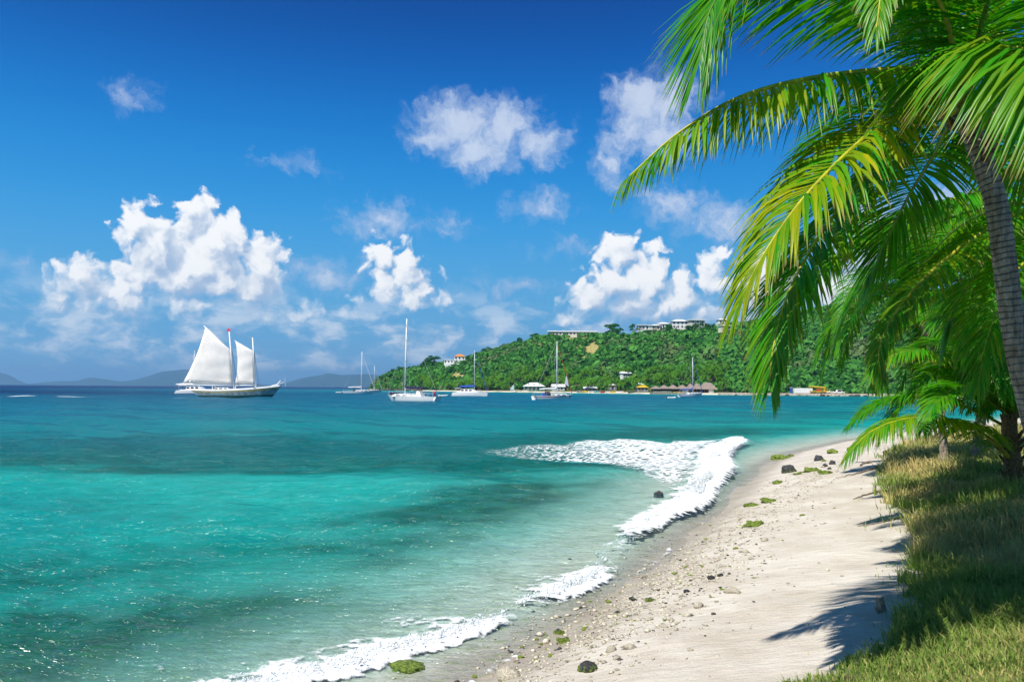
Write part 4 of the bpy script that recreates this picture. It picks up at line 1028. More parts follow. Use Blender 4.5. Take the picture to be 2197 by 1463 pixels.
MB().box(-19.2, -8.6, -4.15, -3.95, .9, 1.7).build('low_wall', STONE, rs)
MB().box(12.6, 15.4, -4.1, 2.6, .9, 2.9).build('end_wall', CREAM, rs)
MB().box(-7.6, -2.6, -4.1, -3.9, .9, 1.3).build('yellow_rail', YEL, rs)
for k in range(9): MB().tube([(-17 + k * 2.0, -4.1, -2.2), (-17 + k * 2.0, -4.1, -.5)], .16, 6).build('pile', WOOD, rs)

# stone quay with the road on it
qv = []
for u in np.linspace(1540, 2300, 60):
    D = float(far_D(u)) - 7; x = (u - IMG_W / 2) / FPX
    for (dd, z) in [(-1.6, -1.5), (-.5, .55), (0, 1.15), (14, 1.25), (15.5, .2)]: qv.append((x * (D + dd), D + dd, z))
qm = mesh_np('quay', qv, grid_faces(60, 5)[:, ::-1])
q = link('quay', qm, STONE); tag(q, 'rough stone quay carrying the shore road below the hill', 'quay')
# boulders at its foot
def rock_mesh(name, seed, sub=3, sc=(1, 1, .7), rough=.35):
    bm = bmesh.new(); bmesh.ops.create_icosphere(bm, subdivisions=sub, radius=1.0)
    rr = random.Random(seed); off = [rr.uniform(-50, 50) for _ in range(3)]
    from mathutils import noise as mn
    for v in bm.verts:
        p = v.co.copy(); k = 1 + rough * mn.noise(p * 1.1 + Vector(off)) + rough * .45 * mn.noise(p * 2.6 + Vector(off)) + rough * .15 * mn.noise(p * 7 + Vector(off))
        v.co = Vector((p.x * k * sc[0], p.y * k * sc[1], max(p.z, -.55) * k * sc[2]))
    me = bpy.data.meshes.new(name); bm.to_mesh(me); bm.free()
    for p in me.polygons: p.use_smooth = True
    return me
BASALT_FAR = simple('dark_shore_rock', (0.07, 0.065, 0.06), .9, .3, 1.5, .6, 6)
for k in range(26):
    u = rg.uniform(1560, 1960) if k < 16 else rg.uniform(805, 905); D = float(far_D(u)) - (8.6 if k < 16 else rg.uniform(0, 3))
    if k == 0: fr_me = [rock_mesh('rock', 200 + i, 2) for i in range(4)]
    o = link('rock', fr_me[k % 4], BASALT_FAR); o.location = ((u - IMG_W / 2) / FPX * D, D, .1 if k < 16 else .5); sc = rg.uniform(.5, 1.3) * (1 if k < 16 else 1.7); o.scale = (sc * 1.3, sc, sc); o.rotation_euler = (0, 0, rg.uniform(0, 6))
    if k < 16: tag(o, 'dark boulder at the foot of the stone quay', 'rock', 'boulders along the quay')
    else: tag(o, 'dark boulder at the tip of the headland', 'rock', 'boulders at the headland tip')
def on_quay(u, dd=5.0):
    D = float(far_D(u)) - 7 + dd; return ((u - IMG_W / 2) / FPX * D, D, 1.2)
ct = empty('shipping_container', on_quay(1722), 0, 'white ribbed shipping container on the stone quay', 'container')
MB().box(-4.8, 4.8, -1.2, 1.2, .15, 2.75).build('box', WHITE, ct)
for k in range(24): MB().box(-4.7 + k * .4, -4.55 + k * .4, -1.26, -1.2, .3, 2.6).build('rib', WHITE, ct)
MB().box(4.8, 4.86, -1.1, 1.1, .2, 2.7).build('door', GREYP, ct)
bp_ = empty('fuel_pump', on_quay(1697, 3), 0, 'slim blue painted box standing beside the white container', 'pump'); MB().box(-.5, .5, -.4, .4, 0, 2.9).build('case', BLUE, bp_); MB().box(-.62, .62, -.52, .52, 2.9, 3.1).build('cap', WHITE, bp_)
cr_ = empty('crane_truck', on_quay(1757), 0, 'yellow mobile crane truck with its boom lowered, parked on the quay', 'truck')
MB().box(-4.2, 4.0, -1.15, 1.15, .75, 1.25).build('chassis', YEL, cr_)
for x in (-3.3, -2.1, 1.6, 3.0):
    for y in (-1.1, 1.1):
        w_ = MB().tube([(x, y - .16, .5), (x, y + .16, .5)], .5, 14).build('wheel', DARK, cr_); MB().tube([(x, y - .18, .5), (x, y + .18, .5)], .22, 10).build('rim', YEL, w_)
MB().taper(2.3, 4.3, -1.1, 1.1, 1.25, 2.5, .25, .1, .1).build('cab', YEL, cr_); MB().box(2.7, 4.1, -1.13, -1.05, 1.7, 2.3).build('window', GLASS, cr_)
MB().box(-1.3, 1.0, -1.0, 1.0, 1.25, 2.3).build('turret', RED, cr_)
MB().tube([(3.4, 0, 2.9), (-5.4, 0, 3.7)], np.array([.55, .36]), 4).build('boom', YEL, cr_)
MB().tube([(-5.3, 0, 3.6), (-5.3, 0, 2.4)], .06, 5).build('hook_cable', DARK, cr_)
def car(u, m_, label, dd=5, L=4.4, h=1.5):
    c = empty('parked_car', on_quay(u, dd), 0, label, 'car', 'vehicles parked on the quay')
    MB().taper(-L / 2, L / 2, -.85, .85, .35, .95, .1, .05).build('body', m_, c); cb = MB().taper(-L * .32, L * .28, -.78, .78, .95, h, .45, .14).build('cabin', m_, c)
    MB().box(-L * .22, L * .18, -.80, -.70, 1.0, h - .1).build('window', GLASS, cb)
    for x in (-L * .31, L * .31):
        for y in (-.8, .8): MB().tube([(x, y - .12, .33), (x, y + .12, .33)], .33, 12).build('wheel', DARK, c)
car(1783, CREAM, 'cream car parked beside the yellow crane truck'); car(1800, WHITE, 'white van like car parked at the end of the quay', 5, 5.2, 2.1)

# ------------------------------------------------------------------ boats
def loft(mb, secs, closed=False):
    secs = np.array(secs); a, b = secs.shape[:2]; o = len(mb.V)
    mb.add(secs.reshape(-1, 3), grid_faces(a, b)); return o
def hull(boat, L, B, fb, bow_fb, mat, transom=.72, rake=.10, overhang=.05, stripe=None, name='hull', yoff=0.0, n=22, bilge=.86, sheer=.0, boot=None):
    def sections(zlo, zhi, grow=0.0):
        out = []
        for t in np.linspace(0, 1, n):
            bw = (transom + (1 - transom) * math.sin(min(t / .45, 1) * math.pi / 2)) if t < .45 else max(1 - ((t - .45) / .55) ** 2.3, 0.0)
            hb = B / 2 * bw; zs = fb + (bow_fb - fb) * t ** 1.8 + sheer * ((2 * t - 1) ** 2)
            sec = []
            for q in np.linspace(1, 0, 7):
                f = zlo + (zhi - zlo) * q
                z = zs * f if f > 0 else f * .55
                wf = np.interp(f, [-1, -.4, 0, .4, 1], [.12, .55, bilge, .95, 1.0]) * (1 - .25 * t ** 3 * (1 - max(f, 0)))
                x = -L / 2 + L * t - rake * L * (1 - max(f, -.4)) * t ** 4 + overhang * L * (1 - max(f, -.4)) * (1 - t) ** 4
                sec.append((x, hb * wf + grow * (hb > .02), z))
            left = [(x, y + yoff, z) for x, y, z in sec]; right = [(x, -y + yoff, z) for x, y, z in reversed(sec)]
            out.append(left + right[1:] if zlo < -.5 else left)
        return out
    S1 = sections(-1, 1); mb = MB(); loft(mb, S1)
    mb.F = [f[::-1] for f in mb.F]
    m_ = len(S1[0]); mb.F.append(tuple(range(m_)))
    h = mb.build(name, mat, boat, True)
    dk = MB(); 
    top = [s[0] for s in S1]; bot = [s[-1] for s in S1]
    for i in range(n - 1): dk.add([top[i], top[i + 1], bot[i + 1], bot[i]], [(0, 3, 2, 1)])
    dk.V = [(x, yoff + (y - yoff) * .985, z - .02) for x, y, z in dk.V]
    dk.build('deck', WHITE, boat)
    if stripe is not None:
        for sg in (1, -1):
            S2 = sections(stripe[0], stripe[1], .012); sb = MB(); loft(sb, [[(x, yoff + sg * (y - yoff), z) for x, y, z in s] for s in S2]); sb.build('stripe', stripe[2], h)
    if boot is not None:
        for sg in (1, -1):
            S2 = sections(-.3, boot[0], .010); sb = MB(); loft(sb, [[(x, yoff + sg * (y - yoff), z) for x, y, z in s] for s in S2]); sb.build('boot_top', boot[1], h)
    return h
def wire(b, p, q, r=.022, name='stay', m_=None): MB().tube([p, q], r, 4).build(name, m_ or STEEL, b)
def rig(b, xm, zm, H, bow, stern, cover, furl=None, boom=4.6, mr=.13, spread=(.45, .72), B=3.4, rake=.0, mm=None, cover_r=.26):
    mt = MB().tube([(xm, 0, zm), (xm - rake * H * .5, 0, zm + H * .5), (xm - rake * H, 0, zm + H)], np.array([mr, mr, mr * .6]), 10).build('mast', mm or ALU, b, True)
    for f in spread: MB().tube([(xm - rake * H * f, -B * .27, zm + H * f), (xm - rake * H * f, B * .27, zm + H * f)], .04, 5).build('spreader', ALU, mt)
    top = (xm - rake * H, 0, zm + H)
    wire(b, top, stern); 
    if furl is None: wire(b, (xm - rake * H * .97, 0, zm + H * .97), bow)
    else:
        P = [np.array(bow) * (1 - f) + np.array((xm - rake * H * .97, 0, zm + H * .97)) * f for f in (0, .05, .5, .96, 1)]
        MB().tube(P, np.array([.02, .10, .085, .05, .02]), 7).build('furled_jib', furl, b, True)
    for sg in (1, -1):
        wire(b, (xm - rake * H * .95, 0, zm + H * .95), (xm - .2, sg * B * .27, zm + H * spread[-1])); wire(b, (xm - .2, sg * B * .27, zm + H * spread[-1]), (xm - .3, sg * B * .46, zm - .4))
    zb = zm + 1.3
    MB().tube([(xm - .1, 0, zb), (xm - boom, 0, zb + .1)], .07, 7).build('boom', ALU, b)
    MB().tube([(xm - .05, 0, zb + 1.0), (xm - .12, 0, zb + .55), (xm - .5, 0, zb + .26), (xm - boom * .6, 0, zb + .24), (xm - boom, 0, zb + .16)], np.array([.10, cover_r * .8, cover_r, cover_r * .85, cover_r * .45]), 8).build('sail_cover', cover, b, True)
def rails(b, L, B, z, n=6):
    for sg in (1, -1):
        P = [(-L / 2 + L * t, sg * B / 2 * (.86 if t < .6 else .86 * (1 - ((t - .6) / .42) ** 2)), z + .02 + .3 * t ** 2) for t in np.linspace(.04, .98, 9)]
        MB().tube([(x, y, zz + .6) for x, y, zz in P], .018, 4).build('guard_rail', STEEL, b)
        for p in P[::1]: MB().tube([p, (p[0], p[1], p[2] + .6)], .02, 4).build('stanchion', STEEL, b)
def cabin(b, x0, x1, w, z0, z1, win=True, m_=None, ix=.6, name='cabin'):
    c = MB().taper(x0, x1, -w / 2, w / 2, z0, z1, .15, .25, ix).build(name, m_ or WHITE, b)
    if win:
        for sg in (1, -1):
            for k in range(3):
                xa = x0 + (x1 - x0 - ix) * (k + .18) / 3; xb = x0 + (x1 - x0 - ix) * (k + .82) / 3; y = sg * (w / 2 - .12)
                MB().box(xa, xb, min(y, y + sg * .05), max(y, y + sg * .05), z0 + .16, z1 - .16).build('window', GLASS, c)
def heading(dx, dy): return math.atan2(dy, dx)
def boat_at(name, x, y, rz, label, cat, group='boats moored in the bay'):
    p = on(x, y, 0); return empty(name, (p[0], p[1], 0), rz, label, cat, group)

# main sloop
b = boat_at('sailing_yacht', 886, 863, heading(-.93, .30), 'white sloop with navy sail cover and the tallest bare mast', 'yacht')
hull(b, 11.2, 3.7, 1.15, 1.45, WHITE, .78, .10, .05); cabin(b, -1.0, 4.2, 2.4, 1.15, 1.62); rig(b, 1.8, 1.35, 15.4, (5.4, 0, 1.4), (-5.5, 0, 1.2), NAVY, None, 5.2, .16, rake=.012, B=3.7, mm=WHITE, cover_r=.30)
MB().taper(-2.3, -1.0, -1.1, 1.1, 1.15, 2.25, .5, .12, .2).build('sprayhood', WHITE, b); MB().box(-4.9, -2.7, -1.2, 1.2, 2.6, 2.72).build('bimini', NAVY, b)
for sg in (-1, 1): MB().tube([(-2.8, sg * 1.15, 1.1), (-3.2, sg * 1.15, 2.6)], .03, 5).build('bimini_leg', STEEL, b); MB().tube([(-4.8, sg * 1.15, 1.1), (-4.6, sg * 1.15, 2.6)], .03, 5).build('bimini_leg', STEEL, b)
MB().box(3.4, 4.9, -.5, .5, 1.42, 1.95).build('deck_sail_bag', NAVY, b); MB().tube([(-4.0, -.5, 1.2), (-4.0, -.5, 2.0)], .05, 6).build('wheel_pedestal', WHITE, b)
MB().tube([(-5.2, 1.2, 1.3), (-5.2, 1.5, 1.9), (-5.2, 1.2, 2.2)], .12, 8).build('life_ring', PINK, b); rails(b, 11.2, 3.7, 1.15)
# blue-covered catamaran
b = boat_at('catamaran', 1009, 850, heading(.95, -.08), 'white catamaran with a bright blue sail cover', 'catamaran')
for sg in (-1, 1): hull(b, 12.0, 1.7, 1.35, 1.5, WHITE, .7, .03, -.07, yoff=sg * 2.5)
MB().taper(-4.6, 3.4, -3.0, 3.0, .85, 1.55, .2, .1).build('bridge_deck', WHITE, b); cabin(b, -3.2, 2.6, 4.6, 1.5, 2.5, ix=1.6)
rig(b, 1.4, 1.9, 14.2, (5.9, 0, 1.5), (-5.6, 0, 1.5), BLUE, BLUE, 5.4, .12, B=5.4, cover_r=.42); MB().box(-5.2, -3.4, -1.6, 1.6, 2.7, 2.85).build('bimini', WHITE, b)
for sg in (-1, 1): MB().tube([(-5.0, sg * 1.5, 1.3), (-5.0, sg * 1.5, 2.7)], .04, 5).build('bimini_leg', STEEL, b)
MB().tube([(5.6, -2.4, 1.45), (5.6, 2.4, 1.45)], .09, 6).build('crossbeam', ALU, b); rails(b, 11, 5.6, 1.4)
# sloop near the islands and the one behind it
b = boat_at('sailing_yacht', 770, 845, heading(.95, .25), 'white sloop with a white furled jib and open cockpit beyond the main yacht', 'yacht')
hull(b, 14.0, 3.9, 1.15, 1.4, WHITE, .7, .10, .06); cabin(b, -1.5, 4.4, 2.5, 1.15, 1.65); rig(b, 1.0, 1.35, 16.6, (6.8, 0, 1.5), (-6.8, 0, 1.2), WHITE, WHITE, 5.6, .17, B=3.9, mm=WHITE); MB().taper(-2.6, -1.3, -1.1, 1.1, 1.15, 2.0, .4, .12).build('sprayhood', NAVY, b); rails(b, 14, 3.9, 1.15)
b = boat_at('sailing_yacht', 800, 841.5, heading(.75, .6), 'distant white sloop with a red stripe overlapping the headland tip', 'yacht')
hull(b, 12.0, 3.6, 1.1, 1.4, WHITE, .7, .10, .06, stripe=(.72, .92, RED)); cabin(b, -1.5, 3.6, 2.3, 1.1, 1.6); rig(b, .8, 1.3, 14.0, (5.8, 0, 1.4), (-5.8, 0, 1.1), NAVY, WHITE, 4.6, .12, B=3.6)
# red-jib sloop
b = boat_at('sailing_yacht', 1187, 858, heading(.88, .35), 'white sloop with a red furled jib lying off the green beach bar', 'yacht')
hull(b, 11.2, 3.5, 1.05, 1.4, WHITE, .75, .11, .02, stripe=(.66, .80, RED)); cabin(b, -1.2, 3.8, 2.3, 1.05, 1.55); rig(b, 1.0, 1.3, 13.8, (5.4, 0, 1.4), (-5.5, 0, 1.1), WHITE, RED, 4.8, .13, B=3.5)
MB().taper(-2.3, -1.0, -1.1, 1.1, 1.05, 2.1, .4, .12).build('sprayhood', NAVY, b); MB().taper(-3.2, -2.4, -.6, .6, 1.0, 1.7, .1, .1).build('cockpit_seat', BLUE, b); rails(b, 11.2, 3.5, 1.05)
MB().sheet([(4.4, 0, 3.4), (3.2, 0, 4.1), (3.75, 0, 6.8)], [(0, 1, 2)], .03).build('drying_cloth', WHITE, b)
# sloop off the restaurant with its dinghy
b = boat_at('sailing_yacht', 1482, 852, heading(.86, .3), 'white sloop with hull shade painted pale blue on its sides, moored off the thatched restaurant', 'yacht')
hull(b, 10.6, 3.3, 1.1, 1.75, simple('white_hull_shade', (0.50, 0.60, 0.64), .4, .06, 2), .68, .13, .04, stripe=(.8, .97, WHITE), boot=(.06, GREENB)); cabin(b, -1.4, 3.0, 2.2, 1.1, 1.7); rig(b, .9, 1.4, 13.6, (5.2, 0, 1.7), (-5.2, 0, 1.1), BLUE, BLUE, 4.8, .13, B=3.3); MB().box(-4.6, -2.4, -1.2, 1.2, 2.5, 2.62).build('awning', BLUE, b); MB().tube([(-4.9, 0, 1.1), (-4.9, 0, 2.5)], .04, 5).build('awning_pole', STEEL, b); rails(b, 10.6, 3.3, 1.1)  # shade of the under-curving white sides painted into the hull colour
def dinghy(x, y, rz, label, m_=None, L=3.0, outboard=True):
    d = boat_at('dinghy', x, y, rz, label, 'dinghy', 'dinghies'); W_ = 1.4
    P = [(-L / 2, -W_ / 2, .28), (L * .2, -W_ / 2, .28), (L * .42, -W_ * .28, .36), (L / 2, 0, .42), (L * .42, W_ * .28, .36), (L * .2, W_ / 2, .28), (-L / 2, W_ / 2, .28)]
    MB().tube(catmull(P, 26)[0], .21, 9).build('tube', m_ or WHITE, d, True); MB().taper(-L / 2 + .05, L * .32, -W_ / 2 + .1, W_ / 2 - .1, .02, .14, 0, 0, .3).build('floor', GREYP, d)
    MB().box(-.2, .1, -W_ / 2 + .1, W_ / 2 - .1, .30, .36).build('thwart', WOOD, d)
    if outboard: MB().taper(-L / 2 - .3, -L / 2 + .05, -.15, .15, .1, .85, .05, .03).build('outboard_motor', DARK, d)
dinghy(1440, 855, .3, 'small white inflatable dinghy trailing astern of the sloop off the thatched restaurant')
dinghy(727, 843, .2, 'small pale dinghy tied astern of the sloop beyond the main yacht')
dinghy(950, 850.5, .1, 'low white dinghy lying between the main sloop and the blue covered catamaran', None, 3.2, False)
# catamaran behind the schooner
b = boat_at('catamaran', 424, 845, heading(1, .12), 'white catamaran with a white sail cover half hidden by the schooner', 'catamaran')
for sg in (-1, 1): hull(b, 14.0, 1.9, 1.3, 1.5, WHITE, .6, .05, -.08, yoff=sg * 3.0)
MB().taper(-5.6, 3.8, -3.6, 3.6, .9, 1.6, .2, .1).build('bridge_deck', WHITE, b); cabin(b, -3.6, 2.8, 5.0, 1.55, 2.7, ix=1.8); rig(b, -1.6, 2.0, 14.0, (6.8, 0, 1.5), (-6.8, 0, 1.5), WHITE, WHITE, 6.2, .12, B=6, cover_r=.4); MB().box(-6.6, -3.6, -2, 2, 3.0, 3.25).build('bimini', WHITE, b)
for sg in (-1, 1): MB().tube([(-6.2, sg * 1.8, 1.3), (-6.2, sg * 1.8, 3.0)], .05, 5).build('bimini_leg', STEEL, b)

# the schooner under sail
p = on(508, 853, 0); sc_ = p[1] / FPX       # metres per photo pixel at her distance
b = empty('schooner', (p[0], p[1], 0), heading(1, .03), 'old two masted schooner under two cream gaff sails with a red pennant', 'schooner')
def sp(x, y, yo=0.0): return ((x - 508) * sc_, yo, (853 - y) * sc_)
LS = 186 * sc_
hull(b, LS, 5.4, 1.55, 2.7, HULLGREY, .55, .10, .10, stripe=(.80, .90, YEL), sheer=.30, boot=(.30, GREENB), n=26)
bw = MB()
for sg in (1, -1):
    P = []
    for t_ in np.linspace(0.02, .985, 16):
        bwid = (.55 + .45 * math.sin(min(t_ / .45, 1) * math.pi / 2)) if t_ < .45 else max(1 - ((t_ - .45) / .55) ** 2.3, 0); zs = 1.55 + 1.15 * t_ ** 1.8 + .30 * (2 * t_ - 1) ** 2
        P.append((-LS / 2 + LS * t_, sg * (2.7 * bwid), zs))
    for i in range(15): bw.add([P[i], P[i + 1], (P[i + 1][0], P[i + 1][1] - sg * .12, P[i + 1][2] + .42), (P[i][0], P[i][1] - sg * .12, P[i][2] + .42)], [(0, 1, 2, 3), (3, 2, 1, 0)][:1])
bw.build('bulwark', WHITE, b)
def gaff_sail(pts_px, belly, name):
    """corners peak, throat, tack, clew"""
    pk, th_, tk, cw = [np.array(sp(*q)) for q in pts_px]; n = 12; V = []
    for i in range(n + 1):
        for j in range(n + 1):
            u, v = i / n, j / n
            q = (pk * (1 - u) + th_ * u) * (1 - v) + (cw * (1 - u) + tk * u) * v
            q = q + np.array([.55 * math.sin(v * math.pi) * (1 - u) , -belly * math.sin(u * math.pi) * math.sin(v * math.pi * .9 + .2) + .06 * math.sin(v * 18 + u * 5), 0]); V.append(q)
    F = [tuple(f) for f in grid_faces(n + 1, n + 1)]
    return MB().sheet(V, F, .02).build(name, SAIL, b, True)
gaff_sail([(437, 704), (491, 750), (498, 824), (393, 823)], .55, 'mainsail'); gaff_sail([(502, 733), (539, 752), (544, 823), (504, 823)], .40, 'foresail')
def spar(a, c, r, name, m_=None): return MB().tube([sp(*a), sp(*c)], np.array([r, r * .75]), 9).build(name, m_ or WHITE, b, True)
mm = spar((502, 838), (488, 712), .20, 'mast'); spar((548, 838), (538, 724), .19, 'mast')
spar((434, 700), (492, 751), .11, 'gaff'); spar((500, 731), (540, 753), .10, 'gaff'); spar((400, 826), (501, 827), .13, 'boom'); spar((505, 827), (546, 826), .12, 'boom'); spar((560, 834), (608, 820), .17, 'bowsprit')
for (x0, y0, x1, y1, yo) in [(494, 745, 503, 836, 2.3), (494, 745, 506, 836, 2.4), (541, 748, 549, 836, 2.2), (541, 748, 552, 836, 2.3)]:
    for sg in (1, -1):
        a = np.array(sp(x0, y0)); c = np.array(sp(x1, y1, sg * yo)); sh = MB().tube([a, c], .035, 4).build('shroud', STEEL, b)
for (a0, a1, c0, c1) in [((494, 745), (503, 836), (494.4, 745), (506, 836)), ((541, 748), (549, 836), (541.4, 748), (552, 836))]:
    for k in range(3, 20):
        f = k / 20
        for sg in (-1,):
            A = np.array(sp(*a0)) * (1 - f) + np.array(sp(a1[0], a1[1], sg * 2.3)) * f; Bq = np.array(sp(*c0)) * (1 - f) + np.array(sp(c1[0], c1[1], sg * 2.35)) * f
            MB().tube([A + [-.12, 0, 0], Bq + [.12, 0, 0]], .05, 4).build('ratline', DARK, b)
wire(b, sp(489, 713), sp(538, 725), .03); wire(b, sp(538, 726), sp(606, 821), .03); wire(b, sp(434, 701), sp(489, 720), .025)
MB().sheet([sp(486, 704), sp(491, 706), sp(490, 712), sp(482, 710)], [(0, 1, 2, 3)], .03).build('pennant', PINK, b); MB().tube([sp(488, 713), sp(488, 703)], .05, 5).build('pennant_staff', WHITE, b)
cabin(b, (462 - 508) * sc_, (493 - 508) * sc_, 2.6, 1.5, 2.6, True, WHITE, .2, 'deckhouse'); MB().taper((512 - 508) * sc_, (528 - 508) * sc_, -1.0, 1.0, 1.6, 2.3, .1, .1).build('hatch', TEAK, b)
for x in (428, 456, 505, 546): MB().tube([sp(x, 840), sp(x, 828)], .12, 6).build('deck_post', WHITE, b)
MB().tube([sp(417, 836), sp(445, 836)], .09, 6).build('stern_rail', WHITE, b)
for x in (418, 431, 444): MB().tube([sp(x, 836), sp(x, 842)], .05, 5).build('rail_post', WHITE, b)
MB().tube(catmull([sp(580, 832), sp(590, 829), sp(597, 820), sp(600, 816)], 12)[0], np.linspace(.32, .12, 12), 7).build('furled_headsail', SAIL, b, True); wire(b, sp(609, 810), sp(611, 829), .07, 'bow_flag', WHITE)

# small craft drawn up on the far beach
SK = [(1112, 'white'), (1128, 'cream'), (1246, 'grey'), (1258, 'yellow'), (1272, 'white'), (1284, 'turquoise'), (1297, 'red'), (1308, 'white'), (1318, 'yellow'), (1330, 'white'), (1356, 'dark green')]
CM = {'white': WHITE, 'cream': CREAM, 'grey': GREYP, 'yellow': YEL, 'turquoise': TURQ, 'red': RED, 'dark green': GREENB}
NB = {1112: 'by the small sail', 1128: 'in front of the green beach bar', 1246: 'beside the furled red jib', 1258: 'second along from the bar', 1272: 'below the low pale hut', 1284: 'between the white and red skiffs', 1297: 'on the far sand', 1308: 'beside the red skiff', 1318: 'beside the narrow grey hut', 1330: 'afloat at the edge of the far sand', 1356: 'near the yellow roofed hut'}
for (u, cn) in SK:
    p = hill_pt(u, 2.0)
    d = empty('skiff', (p[0], p[1], p[2] + .1), rg.uniform(-.5, .5), f'small {cn} skiff drawn up {NB[u]}', 'boat', 'skiffs on the far beach')
    hull(d, 5.2, 1.8, .75, 1.0, CM[cn], .75, .1, .0, n=10); MB().box(-.6, -.2, -.8, .8, .78, .86).build('thwart', WOOD, d); MB().box(1.0, 1.4, -.6, .6, .80, .88).build('thwart', WOOD, d)
p = hill_pt(1102, 4); d = empty('sailing_dinghy', (p[0], p[1], p[2] + .1), .2, 'little beach dinghy with a pale blue sail up, beside the green bar', 'boat', 'skiffs on the far beach')
hull(d, 4.2, 1.6, .5, .7, WHITE, .75, .1, .0, n=10); MB().tube([(.4, 0, .4), (.4, 0, 5.2)], .06, 6).build('mast', ALU, d); MB().sheet([(.3, 0, 1.0), (.3, 0, 5.0), (-2.6, 0, 1.1)], [(0, 1, 2)], .03).build('sail', simple('pale_blue_sail', (0.45, 0.68, 0.75), .8, .05, 2), d)

# ------------------------------------------------------------------ rocks and litter on the beach
m, t = material('basalt_with_algae')
tc_ = t.node('ShaderNodeTexCoord').outputs['Object']; gz_ = t.node('ShaderNodeSeparateXYZ', ins={0: tc_}).outputs[2]
n_ = t.noise(tc_, 3.5, 5, .65); algae = t.attr('algae')
cc = t.mix(t.ss(n_, .3, .7), (0.018, 0.019, 0.022), (0.085, 0.085, 0.09))
gf = t.ss(t.m('ADD', algae, t.m('MULTIPLY', t.m('SUBTRACT', t.noise(tc_, 2.0, 4), .5), 1.1)), .40, .60)
cc = t.mix(gf, cc, t.mix(t.ss(t.noise(tc_, 5, 5, .7), .35, .68), (0.045, 0.095, 0.012), (0.27, 0.34, 0.05)))
b = t.node('ShaderNodeBsdfPrincipled', ins={'Base Color': cc, 'Roughness': .7, 'Specular IOR Level': .3}); bp = t.node('ShaderNodeBump', ins={'Strength': .7, 'Distance': .05, 'Height': t.noise(tc_, 9, 5, .7)}); t.l.new(bp.outputs[0], b.inputs['Normal']); t.l.new(b.outputs[0], t.out.inputs[0]); BAS = m
CORAL = simple('bleached_coral', (0.60, 0.54, 0.42), .9, .25, 9, .7, 40)
def beach_z(px_, py_):
    z = 0.2
    for _ in range(14):
        p = on(px_, py_, z); z = .5 * z + .5 * max(ground_z(p[0], p[1]), -0.08)
    return on(px_, py_, z)
# photo position, width in photo pixels, height ratio, algae cover, label
ROCKS = [(1757, 988, 21, .8, .0, 'black boulder on the wet sand with a green tuft at its side'), (1768, 989, 9, .6, 1, 'small green algae stone beside the black boulder'),
         (1694, 1013, 28, .85, .45, 'dark boulder with bright green algae on its lower half'), (1712, 1018, 17, .5, 1, 'low bright green algae stone beside the dark boulder'),
         (1786, 996, 15, .75, .2, 'small round dark rock furthest up the beach of its cluster'), (1770, 1001, 11, .8, .0, 'small black angular rock next to the round dark one'), (1780, 1006, 9, .6, .1, 'tiny black rock below the round dark one'), (1771, 1016, 24, .4, .75, 'flat mossy rock in front of the small dark rocks'),
         (1673, 986, 32, .35, 1, 'long flat bright green algae patch at the wet edge of the sand'), (1695, 980, 13, .6, .7, 'small mossy rock at the end of the flat algae patch'), (1785, 972, 20, .5, .9, 'yellow green mossy rock near the far end of the beach'),
         (1740, 1012, 30, .2, 1, 'thin strip of green algae between the dark rocks'), (1669, 1037, 23, .45, 1, 'yellow green algae mound alone on the grey sand'), (1570, 1028, 16, .6, .9, 'green mossy stone standing in the shallow wash'),
         (1648, 1077, 32, .35, .95, 'pale green algae mound on the sand above the tide line'), (1613, 1085, 24, .35, .7, 'broken green algae patch beside the pale green mound'), (1615, 1128, 36, .4, 1, 'deep green algae heap on the open sand'),
         (1412, 1067, 24, .8, .2, 'dark rock awash behind the breaking wave'), (1455, 1098, 12, .7, .0, 'black rock tip poking through the white foam'),
         (1262, 1437, 42, .55, .55, 'large grey stone with green moss lying low on the sand'), (1198, 1357, 22, .5, .7, 'brown and green mossy stone at the edge of the wash'), (1210, 1377, 30, .3, .8, 'flat mossy stone just below the brown and green one'),
         (875, 1432, 70, .22, .9, 'broad yellow green algae rock in the clear shallows'), (1282, 1232, 22, .35, .8, 'flat green stone under the thin curling wave'),
         (1525, 1242, 17, .6, .4, 'small dark mossy stone among the coral rubble'), (1546, 1235, 14, .5, .0, 'small grey black stone next to the dark mossy one'), (1473, 1270, 15, .6, .2, 'dark pebble like stone in the coral rubble'), (1355, 1285, 12, .6, .1, 'dark stone at the seaward end of the rubble line'), (1395, 1290, 20, .45, .7, 'green and white mottled stone in the rubble line'),
         (1908, 976, 24, .7, .35, 'grey rock at the foot of the grass bank'), (1828, 966, 18, .5, .8, 'dark mossy rock under the tip of the low palm frond')]
for k, (x, y, w, hr, al, lb) in enumerate(ROCKS):
    p = beach_z(x, y); r = w / 2 / FPX * p[1]
    me = rock_mesh('rock', 300 + k, 4, (1, .9, (max(hr, .42) if w < 60 else .22) * 1.15), .38 + .35 * (.65 < al) * (w < 60)); fattr(me, 'algae', np.full(len(me.vertices), al) + np.array([(-v.co.z * .35) for v in me.vertices]))
    o = link('rock', me, BAS); o.location = (p[0], p[1], p[2] + r * hr * .25); o.scale = (r, r, r); o.rotation_euler = (0, 0, rg.uniform(-.4, .4)); tag(o, lb, 'rock' if al < .95 else 'algae', 'rocks and algae on the beach')
cor_me = [rock_mesh('coral_stone', 400 + i, 2, (1, .75, .55), .55) for i in range(6)]
big_c = [(1570, 1270, 36), (1500, 1302, 26), (1640, 1160, 18), (1470, 1215, 18), (1550, 1215, 16), (1310, 1395, 28), (1325, 1413, 20), (1090, 1452, 60), (1300, 1312, 16), (1425, 1345, 18), (1440, 1330, 16), (1600, 1185, 16), (1395, 1330, 16), (1350, 1330, 16), (1480, 1395, 14), (1290, 1335, 20), (1270, 1348, 18)]
